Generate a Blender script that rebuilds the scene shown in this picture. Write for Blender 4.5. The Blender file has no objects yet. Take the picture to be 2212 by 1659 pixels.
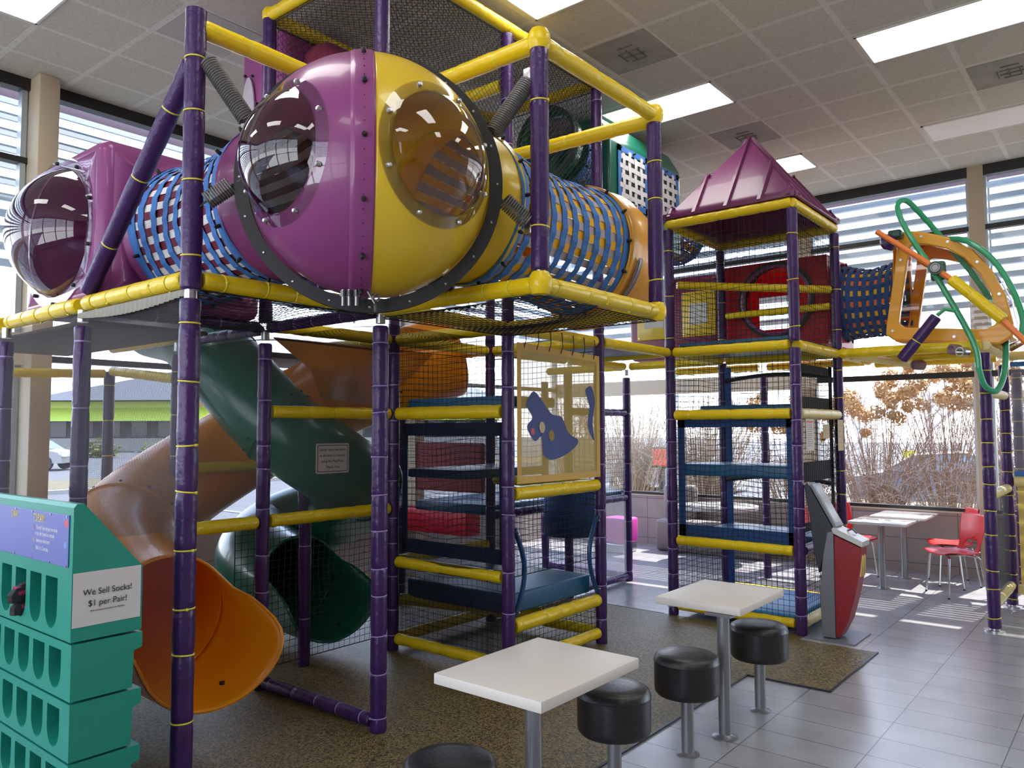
import bpy, bmesh, math, random
from mathutils import Vector as V, Matrix
random.seed(7)
SC = bpy.context.scene
COL = SC.collection
PI = math.pi
ORG = {}

# ------------------------------------------------------------------ materials
def mat(name, col, rough=.5, metal=0, bump=0, bscale=40, spec=.5, var=0, vscale=3, coat=0, alpha=None, trans=0, emit=None, estr=0, detail=3, bdist=.01):
    m = bpy.data.materials.new(name); m.use_nodes = True
    nt = m.node_tree; n = nt.nodes; b = n['Principled BSDF']
    b.inputs['Base Color'].default_value = (*col, 1)
    b.inputs['Roughness'].default_value = rough
    b.inputs['Metallic'].default_value = metal
    b.inputs['Specular IOR Level'].default_value = spec
    b.inputs['Coat Weight'].default_value = coat
    b.inputs['Transmission Weight'].default_value = trans
    if emit:
        b.inputs['Emission Color'].default_value = (*emit, 1); b.inputs['Emission Strength'].default_value = estr
    tc = n.new('ShaderNodeTexCoord')
    if var:
        t = n.new('ShaderNodeTexNoise'); t.inputs['Scale'].default_value = vscale; t.inputs['Detail'].default_value = 4
        nt.links.new(tc.outputs['Object'], t.inputs['Vector'])
        mx = n.new('ShaderNodeMix'); mx.data_type = 'RGBA'
        mx.inputs[6].default_value = (*[c * (1 - var) for c in col], 1)
        mx.inputs[7].default_value = (*[min(1, c * (1 + var)) for c in col], 1)
        nt.links.new(t.outputs['Fac'], mx.inputs[0]); nt.links.new(mx.outputs[2], b.inputs['Base Color'])
    if bump:
        t = n.new('ShaderNodeTexNoise'); t.inputs['Scale'].default_value = bscale; t.inputs['Detail'].default_value = detail
        nt.links.new(tc.outputs['Object'], t.inputs['Vector'])
        bp = n.new('ShaderNodeBump'); bp.inputs['Strength'].default_value = bump; bp.inputs['Distance'].default_value = bdist
        nt.links.new(t.outputs['Fac'], bp.inputs['Height']); nt.links.new(bp.outputs['Normal'], b.inputs['Normal'])
    return m

def glow_through(m, f, col):
    """thin plastic that lets daylight through"""
    nt = m.node_tree; n = nt.nodes; b = n['Principled BSDF']; t = n.new('ShaderNodeBsdfTranslucent'); t.inputs[0].default_value = (*col, 1)
    mx = n.new('ShaderNodeMixShader'); mx.inputs[0].default_value = f
    nt.links.new(b.outputs[0], mx.inputs[1]); nt.links.new(t.outputs[0], mx.inputs[2]); nt.links.new(mx.outputs[0], n['Material Output'].inputs[0])
def math_node(nt, op, a, b=None, c=None):
    x = nt.nodes.new('ShaderNodeMath'); x.operation = op
    for i, v in enumerate((a, b, c)):
        if v is None: continue
        if isinstance(v, (int, float)): x.inputs[i].default_value = v
        else: nt.links.new(v, x.inputs[i])
    return x.outputs[0]

def glass(name, tint=(1, 1, 1), refl=1.0, rough=.01, haze=0, hcol=(.8, .85, .9)):
    m = bpy.data.materials.new(name); m.use_nodes = True
    nt = m.node_tree; n = nt.nodes; n.clear()
    out = n.new('ShaderNodeOutputMaterial')
    tr = n.new('ShaderNodeBsdfTransparent'); tr.inputs[0].default_value = (*tint, 1)
    gl = n.new('ShaderNodeBsdfGlossy'); gl.inputs['Roughness'].default_value = rough
    fr = n.new('ShaderNodeFresnel'); fr.inputs[0].default_value = 1.5
    f = math_node(nt, 'MULTIPLY', fr.outputs[0], refl)
    mx = n.new('ShaderNodeMixShader'); nt.links.new(f, mx.inputs[0])
    nt.links.new(tr.outputs[0], mx.inputs[1]); nt.links.new(gl.outputs[0], mx.inputs[2])
    last = mx.outputs[0]
    if haze:
        d = n.new('ShaderNodeBsdfDiffuse'); d.inputs[0].default_value = (*hcol, 1)
        m2 = n.new('ShaderNodeMixShader'); m2.inputs[0].default_value = haze
        nt.links.new(last, m2.inputs[1]); nt.links.new(d.outputs[0], m2.inputs[2]); last = m2.outputs[0]
    nt.links.new(last, out.inputs[0])
    return m

def finemesh(name, col, pitch=.006, cover=.5, transl=.15):
    """woven screen: diagonal threads with open cells between them"""
    m = bpy.data.materials.new(name); m.use_nodes = True
    nt = m.node_tree; n = nt.nodes; n.clear()
    out = n.new('ShaderNodeOutputMaterial'); tc = n.new('ShaderNodeTexCoord')
    sp = n.new('ShaderNodeSeparateXYZ'); nt.links.new(tc.outputs['Object'], sp.inputs[0])
    s = math_node(nt, 'ADD', sp.outputs[0], sp.outputs[1])
    a = math_node(nt, 'ADD', s, sp.outputs[2]); b = math_node(nt, 'SUBTRACT', s, sp.outputs[2])
    def line(x):
        q = math_node(nt, 'MULTIPLY', x, 1 / (pitch * 1.414)); q = math_node(nt, 'FRACT', q)
        return math_node(nt, 'LESS_THAN', q, 1 - math.sqrt(1 - cover))
    k = math_node(nt, 'MAXIMUM', line(a), line(b))
    d = n.new('ShaderNodeBsdfDiffuse'); d.inputs[0].default_value = (*col, 1)
    t2 = n.new('ShaderNodeBsdfTranslucent'); t2.inputs[0].default_value = (*col, 1)
    md = n.new('ShaderNodeMixShader'); md.inputs[0].default_value = transl
    nt.links.new(d.outputs[0], md.inputs[1]); nt.links.new(t2.outputs[0], md.inputs[2])
    tr = n.new('ShaderNodeBsdfTransparent')
    mx = n.new('ShaderNodeMixShader'); nt.links.new(k, mx.inputs[0])
    nt.links.new(tr.outputs[0], mx.inputs[1]); nt.links.new(md.outputs[0], mx.inputs[2])
    nt.links.new(mx.outputs[0], out.inputs[0])
    return m

PURP = mat('padding_purple', (.046, .014, .098), .32, bump=.5, bscale=26, spec=.42)
LILAC = mat('tie_lilac', (.33, .24, .52), .4)
YEL = mat('padding_yellow', (.80, .57, .008), .3, bump=.45, bscale=24, spec=.5)
YTIE = mat('tie_yellow', (.75, .66, .06), .4)
YEL_SUNLIT = mat('padding_yellow_sunlit', (.72, .60, .26), .32, bump=.45, bscale=24)  # yellow padding made paler, with the sunlight on it painted into the colour
STEEL = mat('steel', (.62, .63, .65), .28, 1)
DSTEEL = mat('steel_dark', (.25, .25, .26), .35, 1)
PLP = mat('moulded_purple', (.30, .068, .235), .3, var=.06, coat=.3, spec=.5)
PLM = mat('moulded_maroon', (.20, .02, .06), .35)
PLY = mat('moulded_yellow', (.84, .60, .035), .28, var=.05, coat=.3)
PLO = mat('moulded_orange', (.90, .35, .008), .33, var=.06, coat=.2)
PLOY = mat('moulded_amber', (.84, .42, .03), .3, var=.05, coat=.3)
PLG = mat('moulded_green', (.006, .125, .08), .3, var=.08, coat=.3)
PLT = mat('moulded_teal', (.012, .26, .19), .36, var=.1, vscale=9)
PLUM = mat('moulded_plum', (.17, .032, .115), .34, var=.06, coat=.2)
PLR = mat('moulded_red', (.55, .012, .03), .35, var=.05)
PLB = mat('deck_blue', (.015, .10, .21), .4, bump=.1, bscale=80)
PLB_LIT = mat('deck_blue_lit', (.03, .22, .48), .4, bump=.1, bscale=60)  # deck blue brightened: light on the bottom deck put into the colour
glow_through(PLR, .35, (.9, .03, .05)); glow_through(PLO, .22, (1, .45, .03)); glow_through(PLOY, .2, (1, .5, .05)); glow_through(PLY, .20, (1, .7, .05)); glow_through(PLP, .22, (.7, .16, .55)); glow_through(PLUM, .10, (.7, .02, .15))
BLK = mat('black_rubber', (.012, .012, .014), .55)
NETB = mat('net_black', (.010, .010, .013), .8)
WEBB = mat('webbing_blue', (.045, .17, .50), .75, bump=.3, bscale=300)
WEBD = mat('webbing_navy', (.02, .06, .19), .8, bump=.3, bscale=300)
WEBW = mat('webbing_white', (.68, .66, .68), .8, bump=.2, bscale=300)
WEBG = mat('webbing_grey', (.42, .37, .38), .8, bump=.2, bscale=300)
WEBY = mat('webbing_gold', (.80, .42, .01), .7)
WEBR = mat('webbing_maroon', (.13, .01, .035), .8)
WEBO = mat('webbing_orange', (.75, .15, .02), .75)
SPRG = mat('spring_grey', (.16, .155, .15), .45, .4)
GREENP = mat('pipe_green', (.03, .33, .15), .35, coat=.3)
ORANP = mat('pipe_orange', (.80, .20, .03), .4)
DOME = glass('clear_dome', (.96, .97, .98), 1.8)
PANE = glass('window_pane', (.97, .985, .985), .5)
PANEF = glass('pod_pane', (.95, .95, .97), 1.2)
FINE = finemesh('screen_dark', (.13, .13, .14), .0075, .36, .2)
FINEC = finemesh('screen_white', (.75, .75, .75), .007, .55)
FINEK = finemesh('screen_black', (.02, .02, .024), .0065, .62, .05)
TANM = mat('painted_tan', (.47, .39, .28), .6)
TANL = mat('painted_cream', (.62, .55, .43), .6)
DARKAL = mat('dark_aluminium', (.035, .034, .033), .4, .6)
SILAL = mat('silver_aluminium', (.42, .45, .48), .4, .6)
WHITEP = mat('white_laminate', (.72, .67, .61), .42)
EDGEW = mat('laminate_edge', (.70, .68, .66), .35)
LEATH = mat('black_leather', (.012, .012, .014), .33, bump=.15, bscale=60, spec=.6)
REDP = mat('chair_red', (.60, .010, .016), .34, coat=.12)
CHROME = mat('brushed_chrome', (.60, .62, .64), .25, 1)
POLEM = mat('pole_grey', (.30, .31, .33), .35, .7)
PAPER = mat('paper', (.60, .57, .58), .7)
INK = mat('ink', (.02, .02, .025), .7)
BLACKP = mat('plastic_black', (.015, .015, .018), .4)

# ------------------------------------------------------------------ mesh collector
class G:
    def __init__(s): s.v = []; s.f = []; s.m = []
    def add(s, vs, fs, mi=0):
        o = len(s.v); s.v += [V(p) for p in vs]
        for f in fs: s.f.append([i + o for i in f]); s.m.append(mi)
        return s
    def box(s, c, d, mi=0, rz=0, M=None):
        x, y, z = d[0] / 2, d[1] / 2, d[2] / 2
        vs = [V((a * x, b * y, e * z)) for a in (-1, 1) for b in (-1, 1) for e in (-1, 1)]
        R = M or Matrix.Rotation(rz, 3, 'Z')
        vs = [R @ p + V(c) for p in vs]
        return s.add(vs, [(0, 1, 3, 2), (4, 6, 7, 5), (0, 4, 5, 1), (2, 3, 7, 6), (0, 2, 6, 4), (1, 5, 7, 3)], mi)
    def bb(s, a, b, mi=0):
        return s.box([(p + q) / 2 for p, q in zip(a, b)], [abs(q - p) for p, q in zip(a, b)], mi)
    def rbox(s, a, b, r=.01, mi=0, n=3, M=None):
        """box with rounded edges"""
        bm = bmesh.new(); bmesh.ops.create_cube(bm, size=1)
        c = [(p + q) / 2 for p, q in zip(a, b)]; d = [abs(q - p) for p, q in zip(a, b)]
        for v in bm.verts: v.co = V([v.co[i] * d[i] for i in range(3)])
        bmesh.ops.bevel(bm, geom=bm.edges[:], offset=r, segments=n, profile=.5, affect='EDGES')
        bm.verts.ensure_lookup_table()
        vs = [((M @ v.co) if M else v.co) + V(c) for v in bm.verts]
        s.add(vs, [[v.index for v in f.verts] for f in bm.faces], mi); bm.free(); return s
    def tube(s, pts, r, n=12, cap=True, mi=0, up=None, mis=None):
        pts = [V(p) for p in pts]; k = len(pts)
        rs = r if isinstance(r, (list, tuple)) else [r] * k
        T = [(pts[min(i + 1, k - 1)] - pts[max(i - 1, 0)]).normalized() for i in range(k)]
        u = up and V(up) or (V((0, 0, 1)) if abs(T[0].z) < .9 else V((1, 0, 0)))
        vs = []
        for i in range(k):
            u = (u - T[i] * u.dot(T[i])).normalized(); w = T[i].cross(u)
            for j in range(n):
                a = 2 * PI * j / n
                vs.append(pts[i] + (u * math.cos(a) + w * math.sin(a)) * rs[i])
        fs = [(i * n + j, i * n + (j + 1) % n, (i + 1) * n + (j + 1) % n, (i + 1) * n + j) for i in range(k - 1) for j in range(n)]
        if cap: fs += [tuple(range(n))[::-1], tuple((k - 1) * n + j for j in range(n))]
        s.add(vs, fs, mi)
        if mis:
            b0 = len(s.m) - len(fs)
            for i in range(k - 1):
                if mis[i]:
                    for j in range(n): s.m[b0 + i * n + j] = mis[i]
        return s
    def ring(s, c, ax, R, r, n=24, m=6, mi=0, flat=None):
        """torus; flat=(half width) makes a band"""
        ax = V(ax).normalized(); u = ax.orthogonal().normalized(); w = ax.cross(u); c = V(c); vs = []
        for i in range(n):
            a = 2 * PI * i / n; d = u * math.cos(a) + w * math.sin(a)
            for j in range(m):
                b = 2 * PI * (j + .5) / m
                vs.append(c + d * (R + r * math.cos(b)) + ax * ((flat or r) * math.sin(b)))
        return s.add(vs, [(i * m + j, ((i + 1) % n) * m + j, ((i + 1) % n) * m + (j + 1) % m, i * m + (j + 1) % m) for i in range(n) for j in range(m)], mi)
    def prism(s, poly, fn, d, mi=0, cap=True):
        """poly: 2D points; fn(a,b,t)->3D; t in 0..d"""
        k = len(poly); vs = [fn(a, b, 0) for a, b in poly] + [fn(a, b, d) for a, b in poly]
        fs = [(i, (i + 1) % k, (i + 1) % k + k, i + k) for i in range(k)]
        if cap: fs += [tuple(range(k))[::-1], tuple(range(k, 2 * k))]
        return s.add(vs, fs, mi)
    def grid(s, fn, nu, nv, mi=0, cu=False):
        vs = [fn(i / nu, j / nv) for i in range(nu + (0 if cu else 1)) for j in range(nv + 1)]
        N = nu if cu else nu + 1
        fs = [(i * (nv + 1) + j, ((i + 1) % N) * (nv + 1) + j, ((i + 1) % N) * (nv + 1) + j + 1, i * (nv + 1) + j + 1) for i in range(nu) for j in range(nv)]
        return s.add(vs, fs, mi)
    def lathe(s, c, prof, n=32, mi=0, ax=(0, 0, 1)):
        ax = V(ax).normalized(); u = ax.orthogonal().normalized(); w = ax.cross(u); c = V(c)
        vs = [c + (u * math.cos(2 * PI * i / n) + w * math.sin(2 * PI * i / n)) * r + ax * z for i in range(n) for r, z in prof]
        k = len(prof)
        fs = [(i * k + j, ((i + 1) % n) * k + j, ((i + 1) % n) * k + j + 1, i * k + j + 1) for i in range(n) for j in range(k - 1)]
        return s.add(vs, fs, mi)
    def build(s, name, mats, parent=None, org=None, smooth=True, ang=35, solid=None, local=False, clean=True):
        if not isinstance(mats, (list, tuple)): mats = [mats]
        me = bpy.data.meshes.new(name)
        if org is None:
            if parent is not None: org = (0, 0, 0) if local else ORG[parent]
            elif local: org = (0, 0, 0)
            else:
                xs = [p.x for p in s.v]; ys = [p.y for p in s.v]; org = ((min(xs) + max(xs)) / 2, (min(ys) + max(ys)) / 2, min(p.z for p in s.v))
        o3 = V(org)
        me.from_pydata([p - o3 for p in s.v], [], s.f)
        for m in mats: me.materials.append(m)
        me.polygons.foreach_set('material_index', s.m)
        bm = bmesh.new(); bm.from_mesh(me)
        bmesh.ops.remove_doubles(bm, verts=bm.verts, dist=1e-5)
        if clean: bmesh.ops.recalc_face_normals(bm, faces=bm.faces)
        bm.to_mesh(me); bm.free()
        if smooth:
            me.shade_smooth(); me.set_sharp_from_angle(angle=math.radians(ang))
        ob = bpy.data.objects.new(name, me); COL.objects.link(ob)
        if parent is not None: ob.parent = parent; ORG[ob] = V((0,0,0)) if local else ORG[parent]
        else: ob.location = o3; ORG[ob] = o3
        if solid:
            md = ob.modifiers.new('thickness', 'SOLIDIFY'); md.thickness = solid; md.offset = 0
        return ob

def thing(name, label, cat, loc, rz=0, group=None):
    o = bpy.data.objects.new(name, None); COL.objects.link(o); o.empty_display_size = .1
    o.location = loc; o.rotation_euler = (0, 0, rz); o['label'] = label; o['category'] = cat
    if group: o['group'] = group
    ORG[o] = V(loc); return o
def tag(o, label, cat, group=None, kind=None):
    o['label'] = label; o['category'] = cat
    if group: o['group'] = group
    if kind: o['kind'] = kind
    return o
def struct(o): o['kind'] = 'structure'; return o
def dup(root, loc, rz, label, group=None):
    def cp(o, par):
        c = o.copy(); COL.objects.link(c)
        if par is not None: c.parent = par
        for ch in list(o.children): cp(ch, c)
        return c
    r = cp(root, None); r.location = loc; r.rotation_euler = (0, 0, rz); r['label'] = label
    if group: r['group'] = group
    return r
def text(name, s, size, mat_, M, parent=None, align='CENTER', ext=.0006, sx=1, space=1):
    """M: 4x4 world matrix of the lettering plane"""
    c = bpy.data.curves.new(name, 'FONT'); c.body = s; c.size = size; c.align_x = align; c.extrude = ext; c.space_line = space
    c.materials.append(mat_); o = bpy.data.objects.new(name, c); COL.objects.link(o)
    Mx = M @ Matrix.Diagonal((sx, 1, 1, 1))
    if parent is not None: o.parent = parent; Mx = Matrix.Translation(-ORG[parent]) @ Mx
    o.matrix_local = Mx
    TEXTS.append(o); return o
TEXTS = []
def texts_to_mesh():
    bpy.context.view_layer.update(); dg = bpy.context.evaluated_depsgraph_get()
    new = [(o, bpy.data.meshes.new_from_object(o.evaluated_get(dg))) for o in TEXTS]
    for o, me in new:
        p, ml, nm = o.parent, o.matrix_local.copy(), 'lettering'
        c = o.data; bpy.data.objects.remove(o); me.name = nm
        q = bpy.data.objects.new(nm, me); COL.objects.link(q); q.parent = p; q.matrix_local = ml
def frame4(o, x, y):
    x = V(x).normalized(); y = V(y).normalized(); z = x.cross(y)
    return Matrix(((x.x, y.x, z.x, o[0]), (x.y, y.y, z.y, o[1]), (x.z, y.z, z.z, o[2]), (0, 0, 0, 1)))

# ------------------------------------------------------------------ padded pipe
TIES = {}
def one_tie(r, tm):
    key = (round(r, 4), tm.name)
    if key not in TIES:
        g = G(); g.ring((0, 0, 0), (0, 0, 1), r * .955, .0030, 20, 5, flat=.0045); g.box((r * .99, 0, 0), (.012, .011, .013))
        me = bpy.data.meshes.new('cable_tie'); me.from_pydata(g.v, [], g.f); me.materials.append(tm); me.shade_smooth(); TIES[key] = me
    return TIES[key]
def pad(a, b, parent, name='beam', m=PURP, tm=LILAC, r=.047, gap=.19, ends=True, seed=None, ind=False):
    """vinyl covered foam pipe pinched by cable ties"""
    a, b = V(a), V(b); L = (b - a).length; d = (b - a) / L
    nt = max(1, int(L / gap)); rng = random.Random(seed if seed is not None else int(abs(a.x * 97 + a.y * 31 + b.z * 57 + L * 11) * 10))
    ties = [(i + .5 + rng.uniform(-.22, .22)) / nt * L for i in range(nt)]
    n = max(8, int(L / .03)); S = [(.012 + (L - .024) * i / n, 0) for i in range(n + 1)]
    for t in ties: S += [(t - .0042, 1), (t + .0042, 0), (t - .012, 0), (t + .012, 0)]
    S = sorted(x for x in S if .011 <= x[0] <= L - .011); S = [x for i, x in enumerate(S) if i == 0 or x[0] - S[i - 1][0] > 1e-4]
    pts, rs, mis = [], [], []
    if ends: pts += [a, a + d * .006]; rs += [r * .80, r * .95]; mis += [0, 0]
    on = False
    for s, k in S:
        q = 1.0
        for t in ties:
            q -= .09 * math.exp(-((s - t) / .015) ** 2)
            if not ind and abs(s - t) < .0045: q += .035
        q += .018 * math.sin(s * 23 + 1.7 * math.sin(s * 9)) + .006 * rng.uniform(-1, 1)
        pts.append(a + d * s); rs.append(r * q)
        inside = any(abs(s + .001 - t) < .0043 for t in ties)
        mis.append(1 if (inside and not ind) else 0)
    if ends: pts += [b - d * .006, b]; rs += [r * .95, r * .80]; mis += [0, 0]
    g = G(); g.tube(pts, rs, 14, mis=mis); ob = g.build(name, [m, tm] if not ind else m, parent)
    if ind:
        me = one_tie(r, tm)
        for t in ties:
            o = bpy.data.objects.new('cable_tie', me); COL.objects.link(o); o.parent = ob
            q = (d + V((rng.uniform(-.1, .1), rng.uniform(-.1, .1), rng.uniform(-.1, .1)))).to_track_quat('Z', 'Y')
            o.matrix_local = Matrix.Translation(a + d * t - ORG[ob]) @ q.to_matrix().to_4x4() @ Matrix.Rotation(rng.uniform(0, 6.28), 4, 'Z')
    return ob
def bar(a, b, parent, m=YEL, tm=YTIE, r=.046, cut=.055, gap=.2, **k):
    a, b = V(a), V(b); d = (b - a).normalized()
    return pad(a + d * cut, b - d * cut, parent, 'beam', m, tm, r, gap, **k)
def post(x, y, z0, z1, parent, tm=LILAC, r=.048, m=PURP, gap=.2, **k):
    return pad((x, y, z0), (x, y, z1), parent, 'post', m, tm, r, gap, **k)
def coupler(pts, parent):
    for p in pts:
        g = G(); g.tube([V(p) - V((0, 0, .035)), V(p) + V((0, 0, .035))], .03, 12); g.build('pipe_coupler', STEEL, parent)

def net(name, o, u, v, parent, pitch=.046, r=.0016, m=NETB, sag=.012, border=True, seed=1, diag=False):
    """knotted square netting spanned by o + s*u + t*v"""
    o, u, v = V(o), V(u), V(v); nrm = u.cross(v).normalized(); lu, lv = u.length, v.length
    rng = random.Random(seed); ph = [rng.uniform(0, 6.28) for _ in range(4)]
    def P(s, t):
        e = math.sin(PI * min(max(s, 0), 1)) * math.sin(PI * min(max(t, 0), 1))
        w = sag * (math.sin(3.1 * s * lu + 5 * t + ph[0]) + .6 * math.sin(7 * t * lv + ph[1] + 3 * s))
        return o + u * (s + .010 * math.sin(9 * t * lv + ph[2]) * e) + v * (t + .010 * math.sin(8 * s * lu + ph[3]) * e) + nrm * w * e
    g = G(); nu = max(2, round(lu / pitch)); nv = max(2, round(lv / pitch))
    if not diag:
        for i in range(nu + 1): g.tube([P(i / nu, j / 10) for j in range(11)], r * (1.8 if i in (0, nu) else 1), 4, False)
        for j in range(nv + 1): g.tube([P(i / 10, j / nv) for i in range(11)], r * (1.8 if j in (0, nv) else 1), 4, False)
    else:
        for sgn in (1, -1):
            for i in range(-nv, nu + 1) if sgn > 0 else range(0, nu + nv + 1):
                pts = []
                for j in range(nv + 1):
                    s = (i + sgn * j) / nu
                    if 0 <= s <= 1: pts.append(P(s, j / nv))
                if len(pts) > 1: g.tube(pts[::2] if len(pts) > 6 and len(pts) % 2 else pts, r, 3, False)
        for j in (0, nv): g.tube([P(i / 10, j / nv) for i in range(11)], r * 2, 4, False)
        for i in (0, nu): g.tube([P(i / nu, j / 10) for j in range(11)], r * 2, 4, False)
    return g.build(name, m, parent, clean=False)
def screen(name, o, u, v, parent, m=FINE, sag=.02, seed=0):
    o, u, v = V(o), V(u), V(v); nrm = u.cross(v).normalized()
    g = G(); g.grid(lambda s, t: o + u * s + v * t + nrm * sag * math.sin(PI * s) * math.sin(PI * t) * (1 + .5 * math.sin(6 * s + 3 * t + seed)), 10, 10)
    return g.build(name, m, parent)
def bolts(g, pts, nrm, r=.012, h=.018, mi=0):
    nrm = V(nrm).normalized()
    for p in pts: g.tube([V(p) - nrm * .002, V(p) + nrm * h * .6, V(p) + nrm * h], [r, r, r * .6], 8, mi=mi)

BOLTS = {}
def place_bolts(parent, items, m, r=.012, h=.02):
    key = (m.name, r, h)
    if key not in BOLTS:
        g = G(); g.tube([(0, 0, -.002), (0, 0, h * .6), (0, 0, h)], [r, r, r * .6], 9)
        me = bpy.data.meshes.new('bolt'); me.from_pydata(g.v, [], g.f); me.materials.append(m); BOLTS[key] = me
    for p, n_ in items:
        o = bpy.data.objects.new('bolt', BOLTS[key]); COL.objects.link(o); o.parent = parent
        o.matrix_local = Matrix.Translation(V(p) - ORG[parent]) @ V(n_).to_track_quat('Z', 'Y').to_matrix().to_4x4()
# ------------------------------------------------------------------ woven webbing tube
def webtube(label, p0, p1, R, nh, nl, mh, mls, waist=.06, hoopw=.045, endw=.07, name='webbing_tunnel', skip=0, bandm=None):
    p0, p1 = V(p0), V(p1); L = (p1 - p0).length; d = (p1 - p0) / L
    u = V((0, 0, 1)); w = d.cross(u)
    root = thing(name, label, 'play tunnel', (p0 + p1) / 2 - V((0, 0, R)))
    def P(s, a, off=0):
        rr = R * (1 - waist * math.sin(PI * s)) * (1 + .012 * math.sin(5 * a + 9 * s)) + off
        return p0 + d * (L * s) + (u * math.cos(a) + w * math.sin(a)) * rr + V((0, 0, -.018 * math.sin(PI * s)))
    e = endw / L
    for h in range(nh):
        g = G(); s0 = e + (1 - 2 * e) * (h + .5) / nh; hw = hoopw / 2 / L
        g.grid(lambda i, j, s0=s0, h=h: P(s0 + (j - .5) * 2 * hw + .004 * math.sin(14 * PI * i + h), 2 * PI * i, .0035 + .0035 * math.cos(nl * PI * i + PI * h)), nl * 2, 1, cu=True)
        g.build('hoop_strap', mh, root, solid=.002, smooth=False)
    nm = len(mls); rng = random.Random(nl)
    for l in range(nl):
        if skip and rng.random() < skip and l % nm == nm - 1: continue
        a0 = 2 * PI * l / nl; wa = .97 * 2 * PI / nl
        g = G(); g.grid(lambda i, j, a0=a0, l=l: P(i, a0 + (j - .5) * wa, -.004 - .003 * math.cos(PI * (l + i * nh))), nh * 4, 1)
        g.build('lengthwise_strap', mls[l % nm], root, smooth=False)
    for s, q in ((0, e), (1 - e, 1)):
        g = G(); g.grid(lambda i, j, s=s, q=q: P(s + (q - s) * j, 2 * PI * i, .004), 48, 2, cu=True)
        eb = g.build('end_band', bandm or mh, root, solid=.003)
        sc = (s + q) / 2
        place_bolts(eb, [(P(sc, 2 * PI * (k + .5) / 14, .005), u * math.cos(2 * PI * (k + .5) / 14) + w * math.sin(2 * PI * (k + .5) / 14)) for k in range(14)], BLK, .011, .034)
    return root

def spring(label, a, b, R=.041, hook=.045):
    a, b = V(a), V(b); L = (b - a).length; d = (b - a) / L
    root = thing('coil_spring', label, 'spring', (a + b) / 2, group='heavy coil springs holding the ball pod')
    u = d.orthogonal().normalized(); w = d.cross(u); g = G()
    n = int((L - 2 * hook) / .0125); pts = []
    for i in range(n * 10 + 1):
        t = i / (n * 10); an = 2 * PI * n * t
        pts.append(a + d * (hook + (L - 2 * hook) * t) + (u * math.cos(an) + w * math.sin(an)) * R)
    g.tube(pts, .0056, 5); g.build('coil', SPRG, root)
    for p, q in ((a, a + d * hook), (b, b - d * hook)):
        g = G(); g.tube([p, q + (u * R * .2), q + u * R], .006, 6); g.ring(p, w, .017, .005, 14, 6); g.build('hook', SPRG, root)
    return root
# ================================================================== camera
H = 1.79
cam_d = bpy.data.cameras.new('camera'); cam = bpy.data.objects.new('camera', cam_d); COL.objects.link(cam)
cam_d.sensor_width = 36; cam_d.lens = 36 * 1683.8 / 2212; cam_d.clip_start = .05; cam_d.clip_end = 300
yaw, pit, rol = .68269, .05786, -.00362
f_ = V((-math.sin(yaw) * math.cos(pit), math.cos(yaw) * math.cos(pit), math.sin(pit)))
r0 = V((math.cos(yaw), math.sin(yaw), 0)); u0 = r0.cross(f_)
r_ = r0 * math.cos(rol) + u0 * math.sin(rol); u_ = -r0 * math.sin(rol) + u0 * math.cos(rol)
cam.matrix_world = Matrix(((r_.x, u_.x, -f_.x, 0), (r_.y, u_.y, -f_.y, 0), (r_.z, u_.z, -f_.z, H), (0, 0, 0, 1)))
SC.camera = cam
SC.view_settings.view_transform = 'Standard'; SC.view_settings.look = 'None'; SC.view_settings.gamma = 1
SC.view_settings.exposure = .38
SC.cycles.max_bounces = 10; SC.cycles.transparent_max_bounces = 40; SC.cycles.diffuse_bounces = 5; SC.cycles.glossy_bounces = 4
SC.cycles.sample_clamp_indirect = 6

# ================================================================== sky and sun
w = bpy.data.worlds.new('sky'); SC.world = w; w.use_nodes = True
nt = w.node_tree; bg = nt.nodes['Background']
tc = nt.nodes.new('ShaderNodeTexCoord'); sp = nt.nodes.new('ShaderNodeSeparateXYZ'); nt.links.new(tc.outputs['Generated'], sp.inputs[0])
cr = nt.nodes.new('ShaderNodeValToRGB'); nt.links.new(sp.outputs[2], cr.inputs[0])
cr.color_ramp.elements[0].position = 0; cr.color_ramp.elements[0].color = (.92, .95, 1, 1)
cr.color_ramp.elements[1].position = .6; cr.color_ramp.elements[1].color = (.45, .62, 1, 1)
nt.links.new(cr.outputs[0], bg.inputs[0]); bg.inputs[1].default_value = 4.6
sl = bpy.data.lights.new('sun', 'SUN'); sl.energy = 10; sl.angle = .01; sl.color = (1, .95, .87)
so = bpy.data.objects.new('sun', sl); COL.objects.link(so)
so.rotation_euler = V((.16, 1, 1.62)).to_track_quat('Z', 'Y').to_euler(); so.location = (3, 30, 30)

# ================================================================== room shell
XL, YB, XR, YF, ZC = -7.76, 10.84, 5.2, -4.6, 4.968
T = .6096; GX, GY = -2.965, 4.709

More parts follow.
